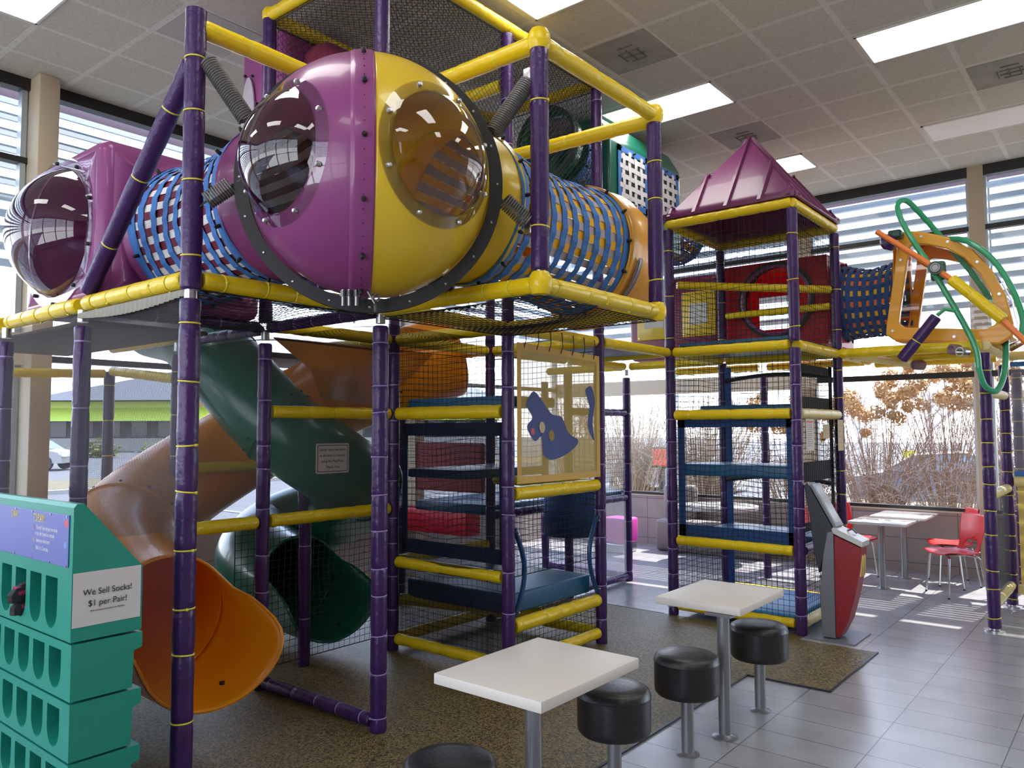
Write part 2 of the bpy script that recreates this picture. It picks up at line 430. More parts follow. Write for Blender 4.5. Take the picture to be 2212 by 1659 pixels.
def brickmat(name, c1, c2, mortar, bw, bh, ms, ox, oy, rough, axes='XY', bump=.3, nscale=6, spec=.5, speck=0):
    m = bpy.data.materials.new(name); m.use_nodes = True
    nt = m.node_tree; n = nt.nodes; b = n['Principled BSDF']; b.inputs['Roughness'].default_value = rough
    b.inputs['Specular IOR Level'].default_value = spec
    tc = n.new('ShaderNodeNewGeometry'); sp = n.new('ShaderNodeSeparateXYZ'); nt.links.new(tc.outputs['Position'], sp.inputs[0])
    cb = n.new('ShaderNodeCombineXYZ')
    i, j = 'XYZ'.index(axes[0]), 'XYZ'.index(axes[1])
    nt.links.new(math_node(nt, 'SUBTRACT', sp.outputs[i], ox - 50 * bw), cb.inputs[0]); nt.links.new(math_node(nt, 'SUBTRACT', sp.outputs[j], oy - 50 * bh), cb.inputs[1])
    br = n.new('ShaderNodeTexBrick'); br.offset = 0; br.squash = 1
    nt.links.new(cb.outputs[0], br.inputs['Vector'])
    for k, v in dict(Scale=1, **{'Mortar Size': ms, 'Mortar Smooth': .1, 'Bias': 0, 'Brick Width': bw, 'Row Height': bh}).items(): br.inputs[k].default_value = v
    br.inputs['Color1'].default_value = (*c1, 1); br.inputs['Color2'].default_value = (*c2, 1); br.inputs['Mortar'].default_value = (*mortar, 1)
    no = n.new('ShaderNodeTexNoise'); no.inputs['Scale'].default_value = nscale; no.inputs['Detail'].default_value = 6
    nt.links.new(tc.outputs['Position'], no.inputs['Vector'])
    hs = n.new('ShaderNodeHueSaturation'); nt.links.new(br.outputs['Color'], hs.inputs['Color'])
    nt.links.new(math_node(nt, 'MULTIPLY_ADD', no.outputs['Fac'], .5, .75), hs.inputs['Value'])
    nt.links.new(hs.outputs[0], b.inputs['Base Color'])
    bp = n.new('ShaderNodeBump'); bp.inputs['Strength'].default_value = bump; bp.inputs['Distance'].default_value = .004
    hsum = math_node(nt, 'MULTIPLY', br.outputs['Fac'], -1.0)
    if speck:
        n2 = n.new('ShaderNodeTexNoise'); n2.inputs['Scale'].default_value = speck; n2.inputs['Detail'].default_value = 2
        nt.links.new(tc.outputs['Position'], n2.inputs['Vector'])
        n2.inputs['Distortion'].default_value = 1.5
        hsum = math_node(nt, 'ADD', hsum, n2.outputs['Fac'])
        if speck < 60:
            nt.links.new(math_node(nt, 'MULTIPLY_ADD', math_node(nt, 'SUBTRACT', n2.outputs['Fac'], .5), .55, 1.0), hs.inputs['Value'])
    nt.links.new(hsum, bp.inputs['Height']); nt.links.new(bp.outputs[0], b.inputs['Normal'])
    return m
FLOORM = brickmat('floor_tile', (.33, .325, .34), (.30, .295, .31), (.09, .088, .09), .6, .3, .0035, -.666, 5.225, .24, nscale=3.5)
CEILM = brickmat('ceiling_tile', (.51, .48, .395), (.49, .46, .38), (.60, .575, .50), T, T, .026, GX - .013, GY - .013, .9, bump=.6, nscale=2, speck=38)
WAINS = brickmat('wall_tile', (.30, .255, .235), (.27, .23, .215), (.12, .10, .095), .61, .305, .005, -6.1, .10, .5, axes='XZ', nscale=3)
WAINL = brickmat('wall_tile_left', (.30, .255, .235), (.27, .23, .215), (.12, .10, .095), .61, .305, .005, 2.4, .10, .5, axes='YZ', nscale=3)

# rubber crumb flooring
RUB = bpy.data.materials.new('rubber_crumb'); RUB.use_nodes = True
nt = RUB.node_tree; n = nt.nodes; b = n['Principled BSDF']; b.inputs['Roughness'].default_value = .48; b.inputs['Specular IOR Level'].default_value = .5
tc = n.new('ShaderNodeTexCoord')
no = n.new('ShaderNodeTexNoise'); no.inputs['Scale'].default_value = 75; no.inputs['Detail'].default_value = 3; no.inputs['Distortion'].default_value = 1.2
nt.links.new(tc.outputs['Object'], no.inputs['Vector'])
cr = n.new('ShaderNodeValToRGB'); nt.links.new(no.outputs['Fac'], cr.inputs[0])
e = cr.color_ramp.elements; e[0].position = .44; e[0].color = (.030, .025, .016, 1); e[1].position = .54; e[1].color = (.23, .165, .052, 1)
x = e.new(.68); x.color = (.26, .19, .075, 1)
nt.links.new(cr.outputs[0], b.inputs['Base Color'])
bp = n.new('ShaderNodeBump'); bp.inputs['Strength'].default_value = .7; bp.inputs['Distance'].default_value = .004
nt.links.new(no.outputs['Fac'], bp.inputs['Height']); nt.links.new(bp.outputs[0], b.inputs['Normal'])

g = G(); g.bb((XL - .2, YF - .2, -.1), (XR + .2, YB + .2, 0)); struct(g.build('floor', FLOORM, smooth=False))
g = G(); g.bb((XL - .2, YF - .2, ZC), (XR + .2, YB + .2, ZC + .1)); struct(g.build('ceiling', CEILM, smooth=False))
poly = [(-7.6, -4.4), (-2.32, -4.4), (-2.32, 5.55), (-1.74, 5.55), (-1.74, 6.72), (-2.36, 6.72), (-2.36, 6.86), (-7.6, 6.86)]
g = G(); g.prism(poly, lambda a, b, t: V((a, b, .0006 + t)), .008); struct(g.build('floor_rubber', RUB, smooth=False))
g = G(); P4 = [(-2.325, 3.0, -2.310, 5.545), (-2.325, 5.535, -1.735, 5.550), (-1.742, 5.54, -1.728, 6.735), (-4.4, 6.855, -3.7, 6.868)]
for a in P4: g.bb((a[0], a[1], .001), (a[2], a[3], .011))
struct(g.build('trim_1', BLACKP, smooth=False))

# --- left wall
g = G(); g.bb((XL - .2, YF, 0), (XL, YB, .75)); struct(g.build('wall_left', WAINL, smooth=False))
g = G(); g.bb((XL - .2, YF, .75), (XL + .02, YB, .77)); struct(g.build('trim_2', TANL, smooth=False))
g = G(); g.bb((XL - .03, YF, 2.37), (XL + .12, 2.62, 2.65)); struct(g.build('trim_3', TANL, smooth=False))
cols = [-1.7, 2.60, 7.2]
for k, y in enumerate(cols):
    g = G(); g.rbox((XL - .1, y, 0), (-7.5, y + .17, ZC), .008); struct(g.build('wall_column', TANM))
def winbars(segs, name, mat_):
    g = G()
    for a, b in segs: g.bb(a, b)
    return g.build(name, mat_, smooth=False)
edges = [YF] + [c + .085 for c in cols] + [YB]
wn = 0
for k in range(len(edges) - 1):
    y0, y1 = edges[k] + .07, edges[k + 1] - .07; wn += 1
    root = thing('window_%d' % wn, 'tall window in the left wall', 'window', (XL, (y0 + y1) / 2, .77)); del root['category']; del root['label']; struct(root)
    g = G(); x0, x1 = XL - .07, XL + .03
    g.bb((x0, y0, 4.86), (x1 + .02, y1, ZC)); g.bb((x0, y0, 4.19), (x1, y1, 4.245)); g.bb((x0, y0, 2.415), (x1, y1, 2.47)); g.bb((x0, y0, .77), (x1, y1, .82))
    g.build('frame', DARKAL, root, smooth=False)
    g = G()
    for q in ([y0 + .05, (y0 + y1) / 2, y1 - .05] if k != 2 else [y0 + .03, y1 - .05]): g.bb((x0, q - .022, .8), (x1 - .01, q + .022, 4.88))
    if k == 1: g.bb((x0, 2.30, 2.4), (x1 - .01, 2.37, 4.88))
    g.build('mullion', SILAL, root, smooth=False)
    g = G(); g.add([(XL - .02, y0, .8), (XL - .02, y1, .8), (XL - .02, y1, 4.9), (XL - .02, y0, 4.9)], [(0, 1, 2, 3)]); g.build('glass', PANE, root, smooth=False)
# --- back wall
g = G(); g.bb((XL, YB, 0), (XR, YB + .2, .75)); struct(g.build('wall_back', WAINS, smooth=False))
g = G(); g.bb((XL, YB - .02, .75), (XR, YB + .2, .77)); struct(g.build('trim_4', TANL, smooth=False))
g = G(); g.bb((XL, YB - .12, 2.32), (-3.45, YB + .03, 2.54)); struct(g.build('trim_5', TANL, smooth=False))
cols = [-3.66, -1.59, 2.2]
for k, xx in enumerate(cols):
    g = G(); g.rbox((xx, YB - .06, 0), (xx + .17, YB + .1, ZC), .008); struct(g.build('wall_column', TANM))
edges = [XL + .1] + [c + .085 for c in cols] + [XR]
for k in range(len(edges) - 1):
    a0, a1 = edges[k] + .07, edges[k + 1] - .07; wn += 1
    root = thing('window_%d' % wn, 'x', 'window', ((a0 + a1) / 2, YB, .77)); del root['category']; del root['label']; struct(root)
    g = G(); y0, y1 = YB - .03, YB + .07
    g.bb((a0, y0 - .02, 4.84), (a1, y1, ZC)); g.bb((a0, y0, 4.18), (a1, y1, 4.24)); g.bb((a0, y0, 2.40), (a1, y1, 2.47)); g.bb((a0, y0, .77), (a1, y1, .81))
    g.build('frame', DARKAL, root, smooth=False)
    g = G()
    for q in (a0 + .02, a1 - .02): g.bb((q - .02, y0 + .01, .8), (q + .02, y1, 4.88))
    g.build('mullion', SILAL, root, smooth=False)
    g = G(); g.add([(a0, YB + .02, .8), (a1, YB + .02, .8), (a1, YB + .02, 4.9), (a0, YB + .02, 4.9)], [(0, 1, 2, 3)]); g.build('glass', PANE, root, smooth=False)
# walls behind the camera (only seen reflected)
g = G(); g.bb((XR, YF, 0), (XR + .2, YB, ZC)); struct(g.build('wall_right', mat('wall_paint', (.52, .47, .40), .8), smooth=False))
g = G(); g.bb((XL, YF - .2, 0), (XR, YF, .8)); g.bb((XL, YF - .2, 4.86), (XR, YF, ZC)); g.bb((1.0, YF - .2, 0), (XR, YF, ZC))
for q in (-7.7, -5.5, -3.3, -1.1): g.bb((q, YF - .15, .8), (q + .15, YF, 4.9))
struct(g.build('wall_front', TANM, smooth=False))
g = G(); g.bb((XL, YF - .1, 2.40), (1, YF, 2.47)); g.bb((XL, YF - .1, 4.18), (1, YF, 4.24)); struct(g.build('trim_6', DARKAL, smooth=False))

# --- sunshade louvres outside the upper glass
LOUV = mat('louvre_blue_grey', (.42, .50, .58), .5)
FASC = mat('fascia_plum', (.24, .17, .21), .6)
def louvres(a, b, nrm, label, lo=3.30, hi=4.86, p=.152, dep=.02):
    root = thing('sunshade', label, 'sunshade', ((a[0] + b[0]) / 2, (a[1] + b[1]) / 2, lo))
    a, b, nrm = V((a[0], a[1], 0)), V((b[0], b[1], 0)), V(nrm)
    z = lo; g = G()
    ang = V((0, 0, 1)) 
    while z < hi:
        d = (b - a).normalized(); c = (a + b) / 2 + V((0, 0, z + .035))
        M = Matrix((d, nrm, V((0, 0, 1)))).transposed()
        g.box(c, ((b - a).length, dep, .072), M=M @ Matrix.Rotation(math.radians(-12), 3, 'X')); z += p
    g.build('louvre_boards', LOUV, root, smooth=False)
    g = G(); g.box((a + b) / 2 + nrm * .02 + V((0, 0, hi + .10)), ((b - a).length, .05, .16), M=Matrix(((b - a).normalized(), nrm, V((0, 0, 1)))).transposed()); g.build('fascia_board', FASC, root, smooth=False)
    g = G(); n = max(2, int((b - a).length / 2.2))
    for i in range(n + 1):
        q = a + (b - a) * i / n + nrm * .03; g.bb((q.x - .02, q.y - .02, lo - .1), (q.x + .02, q.y + .02, hi + .1))
    g.build('upright', SILAL, root, smooth=False)
louvres((XL - .32, YF), (XL - .32, YB + .3), (-1, 0, 0), 'grey slatted sunshade outside the upper glass of the left wall')
louvres((XL - .3, YB + .34), (XR, YB + .34), (0, 1, 0), 'grey slatted sunshade outside the upper glass of the far wall', p=.164, dep=.048)
louvres((XL, YF - .34), (1, YF - .34), (0, -1, 0), 'grey slatted sunshade outside the windows, seen only mirrored in the domes')

# --- ceiling lights and vents
LAMP = mat('light_diffuser', (.95, .95, .95), .6, emit=(1, .98, .93), estr=6.5)
LAMPOFF = mat('light_diffuser_off', (.84, .82, .78), .5)
TRIMW = mat('lamp_trim', (.62, .60, .56), .5)
def ceil_light(a, k, label, on=True, na=2):
    x0, y0 = GX + a * T + .014, GY + k * T + .014; x1, y1 = x0 + na * T - .028, y0 + T - .028
    r = thing('ceiling_light', label, 'ceiling light', ((x0 + x1) / 2, (y0 + y1) / 2, ZC - .012))
    g = G()
    for q in (((x0, y0), (x1, y0 + .018)), ((x0, y1 - .018), (x1, y1)), ((x0, y0), (x0 + .018, y1)), ((x1 - .018, y0), (x1, y1))):
        g.bb((*q[0], ZC - .012), (*q[1], ZC - .0005))
    g.build('frame', TRIMW, r, smooth=False)
    g = G(); g.bb((x0 + .018, y0 + .018, ZC - .007), (x1 - .018, y1 - .018, ZC - .001)); g.build('diffuser', LAMP if on else LAMPOFF, r, smooth=False)
ceil_light(2, 3, 'long bright ceiling light at top right, above the red chairs')
ceil_light(-2, 3, 'bright ceiling light behind the yellow corner pipe over the web tunnel')
ceil_light(-1, -1, 'bright ceiling light cut by the top edge, right of the high net')
ceil_light(-2, 7, 'small looking bright ceiling light right of the pyramid roof tip')
ceil_light(-6, -5, 'bright ceiling light in the top left corner over the left windows')
ceil_light(2, 7, 'unlit whitish ceiling light panel above the far right column', on=False)
for i, (a, k) in enumerate([(2, -1), (2, -5), (-2, -5), (6, 3), (6, -1), (6, -5), (-6, -9), (-2, -9), (2, -9)]):
    ceil_light(a, k, 'lit ceiling panel behind the photographer', True)
for o in list(bpy.data.objects):
    if o.get('label') == 'lit ceiling panel behind the photographer': o['group'] = 'ceiling panels behind the photographer'
VENT = mat('vent_face', (.30, .285, .25), .8, var=.35, vscale=5)
VENTD = mat('vent_dust', (.15, .14, .12), .9, var=.6, vscale=9)
VENTL = mat('vent_face_pale', (.40, .38, .34), .8, var=.1)
def vent(a, k, label, m=VENT, fins=True):
    x0, y0 = GX + a * T + .014, GY + k * T + .014; x1, y1 = x0 + T - .028, y0 + T - .028; cx, cy = (x0 + x1) / 2, (y0 + y1) / 2
    r = thing('ceiling_vent', label, 'vent', (cx, cy, ZC - .014))
    g = G(); g.bb((x0, y0, ZC - .006), (x1, y1, ZC - .0005)); g.build('face_plate', m, r, smooth=False)
    g = G()
    rng = random.Random(a * 10 + k)
    for i in range(7):
        o = -.13 + .043 * i
        l = .20 - abs(i - 3) * .02
        if i % 2: g.box((cx + o, cy + .03, ZC - .010), (.010, l, .008))
        else: g.box((cx + .02, cy + o, ZC - .010), (l, .010, .008))
    g.build('deflector', VENTD if fins and m is VENT else VENTL, r, smooth=False)
vent(-1, 1, 'dirty square ceiling vent with dark soot streaks, nearest the high net')
vent(-1, 5, 'stained square ceiling vent just above the pyramid roof tip')
vent(3, 5, 'sooty square ceiling vent at the right edge, beyond the long light')
vent(-5, -3, 'plain grey ceiling vent behind the top of the tall left purple post', VENTL)

# ================================================================== outside
def gz(x, y): return -.10 + .45 * min(1, max(0, (-x - 40) / 14)) - .012 * max(0, min(25, y - 11))
ASPH = mat('asphalt', (.10, .10, .105), .9, var=.2, vscale=.8)
GRASS = mat('dry_grass', (.13, .105, .055), .95, var=.3, vscale=1.5)
CONC = mat('concrete', (.26, .25, .24), .9, var=.1, vscale=2)
g = G(); g.grid(lambda s, t: V((XL - .21 - 90 * s ** 1.6, -60 + 170 * t, gz(XL - 90 * s ** 1.6, 0))), 24, 2); struct(g.build('ground_left', ASPH, smooth=False))
g = G(); g.grid(lambda s, t: V((-7.9 + 60 * t, YB + .21 + 110 * s ** 1.6, gz(0, YB + 110 * s ** 1.6))), 24, 2); struct(g.build('ground_back', GRASS, smooth=False))
g = G(); g.bb((-13.2, -20, -.12), (-12.9, 24, .02)); g.bb((-25.5, -20, -.12), (-25.2, 40, .02)); struct(g.build('kerb', CONC, smooth=False))
g = G(); g.bb((-31, -10, -.2), (-25.5, 60, -.02)); struct(g.build('lawn_strip', GRASS, smooth=False))
g = G()
for y in range(-2, 22, 3): g.box((-16, y, gz(-16, 0) + .012), (4.5, .11, .01))
struct(g.build('road_marking', mat('line_white', (.35, .35, .35), .7), smooth=False))

def car(label, loc, rz, col, L=4.5):
    r = thing('parked_car', label, 'car', loc, rz)
    cm = mat('car_paint_' + label.split()[0], col, .25, .3, coat=.8)
    prof = [(-2.2, .35), (-2.22, .62), (-2.1, .88), (-1.5, .98), (-.75, 1.40), (.15, 1.46), (.75, 1.36), (1.35, .98), (2.0, .86), (2.2, .66), (2.24, .35)]
    g = G(); hw = .86
    def sec(y):
        k = abs(y) / hw
        return [V((x * (1 - .03 * k * k), y * (1 - (.16 * max(0, (z - .9) / .5))), z - .02 * k * k)) for x, z in prof]
    rows = [sec(hw * q) for q in (-1, -.9, -.5, 0, .5, .9, 1)]; n = len(prof); vs = [p for rr in rows for p in rr]
    fs = [(i * n + j, i * n + j + 1, (i + 1) * n + j + 1, (i + 1) * n + j) for i in range(6) for j in range(n - 1)]
    fs += [tuple(range(n)), tuple(range(6 * n, 7 * n))[::-1]] + [tuple(i * n for i in range(7))[::-1] ]
    g.add(vs, fs); g.build('body', cm, r, local=True, ang=30)
    gl = mat('car_glass', (.05, .08, .11), .05, spec=1) if 'car_glass' not in bpy.data.materials else bpy.data.materials['car_glass']
    for sy in (-1, 1):
        g = G(); g.prism([(-1.3, 1.0), (-.70, 1.33), (.12, 1.39), (.66, 1.30), (1.12, 1.0)], lambda a, b, t, sy=sy: V((a, sy * (hw * (1 - .16 * max(0, (b - .9) / .5)) + .003 + t), b)), .006)
        g.build('side_window', gl, r, local=True)
    g = G(); g.add([V((1.36, -.66, 1.0)), V((1.36, .66, 1.0)), V((.80, .60, 1.36)), V((.80, -.60, 1.36))], [(0, 1, 2, 3)]); g.add([V((-1.5, -.66, 1.0)), V((-1.5, .66, 1.0)), V((-.80, .60, 1.39)), V((-.80, -.60, 1.39))], [(0, 1, 2, 3)])
    for v in g.v: v.z += .012
    g.build('windscreen', gl, r, local=True)
    for sx in (-1.38, 1.38):
        for sy in (-1, 1):
            g = G(); g.tube([(sx, sy * .70, .33), (sx, sy * .89, .33)], .33, 24); wh = g.build('wheel', BLK, r, local=True)
            g = G(); g.tube([(sx, sy * .88, .33), (sx, sy * .905, .33)], .21, 10)
            for a in range(5): g.box((sx + .12 * math.cos(a * 1.257), sy * .905, .33 + .12 * math.sin(a * 1.257)), (.2, .02, .05), M=Matrix.Rotation(-a * 1.257, 3, 'Y'))
            g.build('hub_cap', STEEL, wh, local=True)
    for sy in (-1, 1):
        g = G(); g.box((-2.12, sy * .66, .80), (.14, .32, .12)); g.build('tail_light', PLR, r, local=True, smooth=False)
        g = G(); g.box((2.14, sy * .64, .70), (.14, .34, .12)); g.build('headlight', PAPER, r, local=True, smooth=False)
    return r
car('silver parked car seen through the lowest left window', (-41.4, 14.3, gz(-41.4, 0)), .683, (.16, .165, .18))
car('white parked car partly hidden behind the left wall column', (-52, 13.0, gz(-52, 0)), .683, (.35, .35, .36))
car('pale blue grey car behind the dried bushes at right', (-3.5, 20.6, gz(0, 20.6)), .12, (.14, .165, .21))
car('grey car beyond the bushes, behind the lookout tower net', (-11.5, 22, gz(0, 22)), .1, (.07, .075, .085))
def neighbour():
    A = V((-60.6, 21.7, .30)); dx = V((.776, .631, 0)); dy = V((-.631, .776, 0))
    r = thing('neighbour_building', 'low building across the car park with lime green awning and grey hipped roof', 'building', A + dx * 14)
    M = Matrix((dx, dy, V((0, 0, 1)))).transposed()
    def blk(g, x0, x1, y0, y1, z0, z1): g.box(A + M @ V(((x0 + x1) / 2, (y0 + y1) / 2, (z0 + z1) / 2)), (x1 - x0, y1 - y0, z1 - z0), M=M)
    g = G(); blk(g, 0, 32, 0, 14, 0, 3.7); g.build('wall', mat('building_dark', (.035, .035, .038), .8), r, smooth=False)
    g = G(); blk(g, -.1, 32, -.15, .1, 0, .95); g.build('base_course', CONC, r, smooth=False)
    sg = mat('shop_glass', (.04, .045, .05), .2)
    for i in range(16):
        g = G(); blk(g, .8 + i * 1.9, 1.9 + i * 1.9, -.06, .02, 1.05, 2.3); g.build('window', sg, r, smooth=False)
    lime = mat('lime_awning', (.34, .44, .04), .5)
    g = G(); g.prism([(-1.3, 2.15), (-.05, 3.1), (-.05, 3.55), (.3, 3.55), (.3, 2.15)], lambda a, b, t: A + M @ V((-.6 + t, a, b)), 33); g.build('awning', lime, r, smooth=False)
    g = G(); g.add([A + M @ V(p) for p in ((-1, -1, 3.6), (33, -1, 3.6), (33, 15, 3.6), (-1, 15, 3.6), (7, 7, 6.3), (26, 7, 6.3))], [(0, 1, 5, 4), (1, 2, 5), (2, 3, 4, 5), (3, 0, 4), (0, 3, 2, 1)]); g.build('roof', mat('roof_grey', (.085, .09, .10), .8), r, smooth=False)
neighbour()
# hedges near building
LEAF = mat('hedge_leaf', (.13, .155, .035), .9)
def hedge(x, y, l, label):
    g = G(); rng = random.Random(int(y * 10))
    for i in range(500):
        q_ = rng.uniform(-l / 2, l / 2); c = V((x + q_ * .776 + rng.gauss(0, .3), y + q_ * .631 + rng.gauss(0, .3), .25 + abs(rng.gauss(.35, .22)))); s = rng.uniform(.08, .2)
        M = Matrix.Rotation(rng.uniform(0, 6), 3, 'Z') @ Matrix.Rotation(rng.uniform(0, 6), 3, 'X')
        g.add([c + M @ V((-s, 0, 0)), c + M @ V((0, -s * .6, 0)), c + M @ V((s, 0, 0)), c + M @ V((0, s * .6, 0))], [(0, 1, 2, 3)])
    tag(g.build('hedge', LEAF, smooth=False, clean=False), label, 'hedge')
hedge(-49.2, 20.7, 1.9, 'short yellow green hedge clump across the lot, left of the longer one')
hedge(-43.5, 25.3, 9, 'long low yellow green hedge in front of the lime awning building')

# dried hydrangeas outside the far windows
STEM = mat('dry_stem', (.36, .25, .18), .9); STEM2 = mat('dry_stem_pale', (.42, .34, .26), .9)
BLOOM = mat('dry_bloom', (.52, .33, .16), .95, var=.3, vscale=20); REDT = mat('red_twig', (.40, .14, .10), .9)
def hydrangea(x, y, h, label, n=70, nb=22, seed=1, spread=1.0):
    r = thing('dried_hydrangea', label, 'shrub', (x, y, gz(x, y)), group='dried shrubs outside the far windows')
    rng = random.Random(seed); g = G(); tips = []
    z0 = gz(x, y)
    for i in range(n):
        a = rng.uniform(0, 6.28); q = rng.random() ** .6 * spread; hh = h * rng.uniform(.55, 1.0)
        b = V((x + rng.gauss(0, .12), y + rng.gauss(0, .12), z0)); t = V((x + math.cos(a) * q, y + math.sin(a) * q * .7, z0 + hh))
        m1 = b.lerp(t, .5) + V((rng.gauss(0, .08), rng.gauss(0, .06), .12))
        g.tube([b, m1, t], [.009, .006, .0035], 4, False); tips.append(t)
        for k in range(7):
            s = (m1 if k < 5 else b).lerp(t, rng.random()); e = s + V((rng.gauss(0, .20), rng.gauss(0, .12), rng.uniform(-.02, .32)))
            g.tube([s, e], [.004, .002], 3, False); tips.append(e)
    g.build('stems', STEM if seed % 2 else STEM2, r, clean=False)
    rng.shuffle(tips); tips.sort(key=lambda t: -t.z + rng.random() * 1.1)
    for t in tips[:nb]:
        g = G(); R = rng.uniform(.08, .15)
        for i in range(150):
            d = V((rng.gauss(0, 1), rng.gauss(0, 1), rng.gauss(0, 1))).normalized(); c = t + d * R * rng.uniform(.6, 1) * V((1, 1, .8)).length / 1.6; s = .020
            u = d.orthogonal().normalized(); v = d.cross(u)
            g.add([c - u * s, c - v * s, c + u * s, c + v * s], [(0, 1, 2, 3)])
        g.build('flower_head', BLOOM, r, smooth=False, clean=False)
hydrangea(-3.1, 12.3, 2.45, 'dried hydrangea bush with brown heads outside, filling the window left half', 90, 30, 1, .95)
hydrangea(-2.2, 12.6, 2.75, 'dried hydrangea bush with brown heads outside, centre of the right window', 90, 34, 3, .95)
hydrangea(-1.3, 12.2, 2.75, 'tall dried hydrangea bush with brown heads outside, beside the far right column', 90, 34, 5, .85)
hydrangea(-.1, 12.6, 2.3, 'dried hydrangea bush outside at the right picture edge', 60, 16, 11, .8)
hydrangea(-4.3, 12.4, 2.2, 'dried hydrangea bush seen through the lookout tower netting', 80, 24, 7, .9)
hydrangea(-6.0, 12.9, 2.55, 'pale leafless bush outside, behind the lit drive-through box', 200, 0, 2, 1.1)
hydrangea(-7.4, 12.6, 2.6, 'pale leafless bush outside, left of the drive-through box', 200, 0, 4, 1.0)
hydrangea(-9.2, 13.5, 2.8, 'leafless bush outside behind the banner and the climbing nets', 150, 0, 6, 1.1)
g = G(); rng = random.Random(3)
for i in range(5200):
    x = rng.uniform(-5, 3); y = rng.uniform(11.6, 12.5); a = rng.uniform(0, 3.14); l = rng.uniform(.15, .4); c = V((x, y, gz(x, y) + rng.random() ** 1.3 * 1.35 + .05))
    d = V((math.cos(a), .4 * rng.uniform(-1, 1), math.sin(a) * .8)) * l / 2; g.tube([c - d, c + V((0, 0, .03)), c + d], .0028, 3, False)
tag(g.build('tangled_twigs', mat('twig_tangle', (.40, .30, .25), .9), clean=False), 'tangled leafless reddish twigs low outside the far right window', 'twigs', kind='stuff')
# drive-through order box, pole, distant trees
r = thing('lit_order_box', 'small red lit box on a dark pole outside the far window', 'sign', (-7.65, 14.2, gz(0, 14)))
g = G(); g.bb((-7.70, 14.15, -.3), (-7.60, 14.25, 1.1)); g.build('pole', DARKAL, r, smooth=False)
g = G(); g.rbox((-7.98, 14.1, 1.0), (-7.45, 14.3, 1.42), .02); g.build('housing', DARKAL, r)
g = G(); g.bb((-7.80, 14.085, 1.05), (-7.48, 14.1, 1.38)); g.build('lit_face', mat('red_lit', (.6, .02, .02), .5, emit=(.9, .03, .03), estr=1.0), r, smooth=False)
g = G(); g.tube([(-16.5, 32, -1), (-16.5, 32, 6.5)], .14, 8); tag(g.build('light_pole', mat('pole_far', (.3, .33, .36), .6)), 'plain grey light pole outside, seen left of the lookout tower', 'pole')
def tree(x, y, h, label, seed):
    r = thing('bare_tree', label, 'tree', (x, y, gz(x, y)), group='bare trees beyond the car park'); rng = random.Random(seed); g = G()
    def br(p, d, l, rad, k):
        q = p + d * l; g.tube([p, q], [rad, rad * .6], 4, False)
        if k:
            for i in range(4): br(p.lerp(q, rng.uniform(.4, 1)), (d + V((rng.gauss(0, .6), rng.gauss(0, .6), rng.gauss(.1, .3)))).normalized(), l * .62, rad * .55, k - 1)
    br(V((x, y, gz(x, y))), V((0, 0, 1)), h * .4, .12, 4); g.build('branches', mat('bark_far', (.38, .34, .33), .9) if 'bark_far' not in bpy.data.materials else bpy.data.materials['bark_far'], r, clean=False)
for i, (x, y, h, l) in enumerate([(-8.5, 44, 6, 'bare grey tree far outside, over the pale blue car'), (-13, 48, 6.5, 'bare grey tree far outside, above the field at right'), (-5.2, 50, 5.5, 'bare grey tree far outside, beside the far right column'), (-20, 46, 6, 'bare grey tree far outside, behind the lookout tower'), (-56, 15.5, 6, 'bare tree left of the lime awning building'), (-29, 44, 5.5, 'bare grey tree far outside, right of the banner')]):
    tree(x, y, h, l, i)
g = G(); g.bb((-11.5, 43, -1.0), (-10.9, 43.1, -.1)); g.bb((-9.6, 43, .2), (-9.0, 43.1, .65)); tag(g.build('road_sign', mat('sign_yellow', (.75, .65, .03), .5), smooth=False), 'small yellow road signs far outside beyond the field', 'sign')
# ================================================================== main play frame
X0, X1, X2, X3, X4 = -2.38, -3.6, -4.82, -6.04, -7.26
Y0, Y1, Y2, Y3 = 1.94, 3.16, 4.38, 5.60
Y4, Y5 = 6.88, 8.10
Z2, Z3, Z4 = 2.53, 3.80, 4.79
mf = thing('play_frame', 'tall padded purple and yellow pipe frame with nets carrying the ball pod and tunnels', 'climbing frame', (X1, Y2, 0))
# posts
post(X1, Y0, 0, 2.43, mf, YTIE, .051, gap=.27, seed=11, ind=True); post(X1, Y0, 2.475, 3.86, mf, YTIE, .051, gap=.34, seed=12, ind=True)
post(X1, Y1, 0, 2.42, mf, LILAC, .049, gap=.22, seed=13, ind=True); post(X1, Y1, 3.86, Z4, mf, LILAC, .048, gap=.4)
post(X2, Y1, 0, 2.40, mf, LILAC, gap=.25, ind=True); post(X2, Y1, 2.55, Z4, mf, LILAC, gap=.45)
post(X1, Y2, 0, Z4 - .05, mf, LILAC, gap=.30, ind=True); post(X1, Y3, 0, Z4 - .05, mf, LILAC, gap=.32, ind=True)
post(X2, Y2, 0, Z4 - .05, mf, LILAC, gap=.24); post(X2, Y3, 0, Z4 - .05, mf, LILAC, gap=.3)
post(X0, Y1, 2.60, Z3 - .03, mf, YTIE, .049, gap=.40, seed=3, ind=True); post(X0, Y2, 2.58, Z3 - .05, mf, YTIE, .048, gap=.36, seed=8, ind=True)
for x, y, t in ((X2, Y0, 0), (X3, Y0, 0), (X4, Y1, 1), (X3, Y1, 1), (X3, Y2, 0), (X3, Y3, 0), (X2, Y4, 0), (X2, Y5, 0), (X3, Y5, 0)):
    post(x, y, 0, 2.40 if (x, y) != (X4, Y1) else 2.32, mf, YTIE if t else LILAC, gap=.3)
post(-5.03, 3.67, 0, 1.10, mf, LILAC, gap=.5)
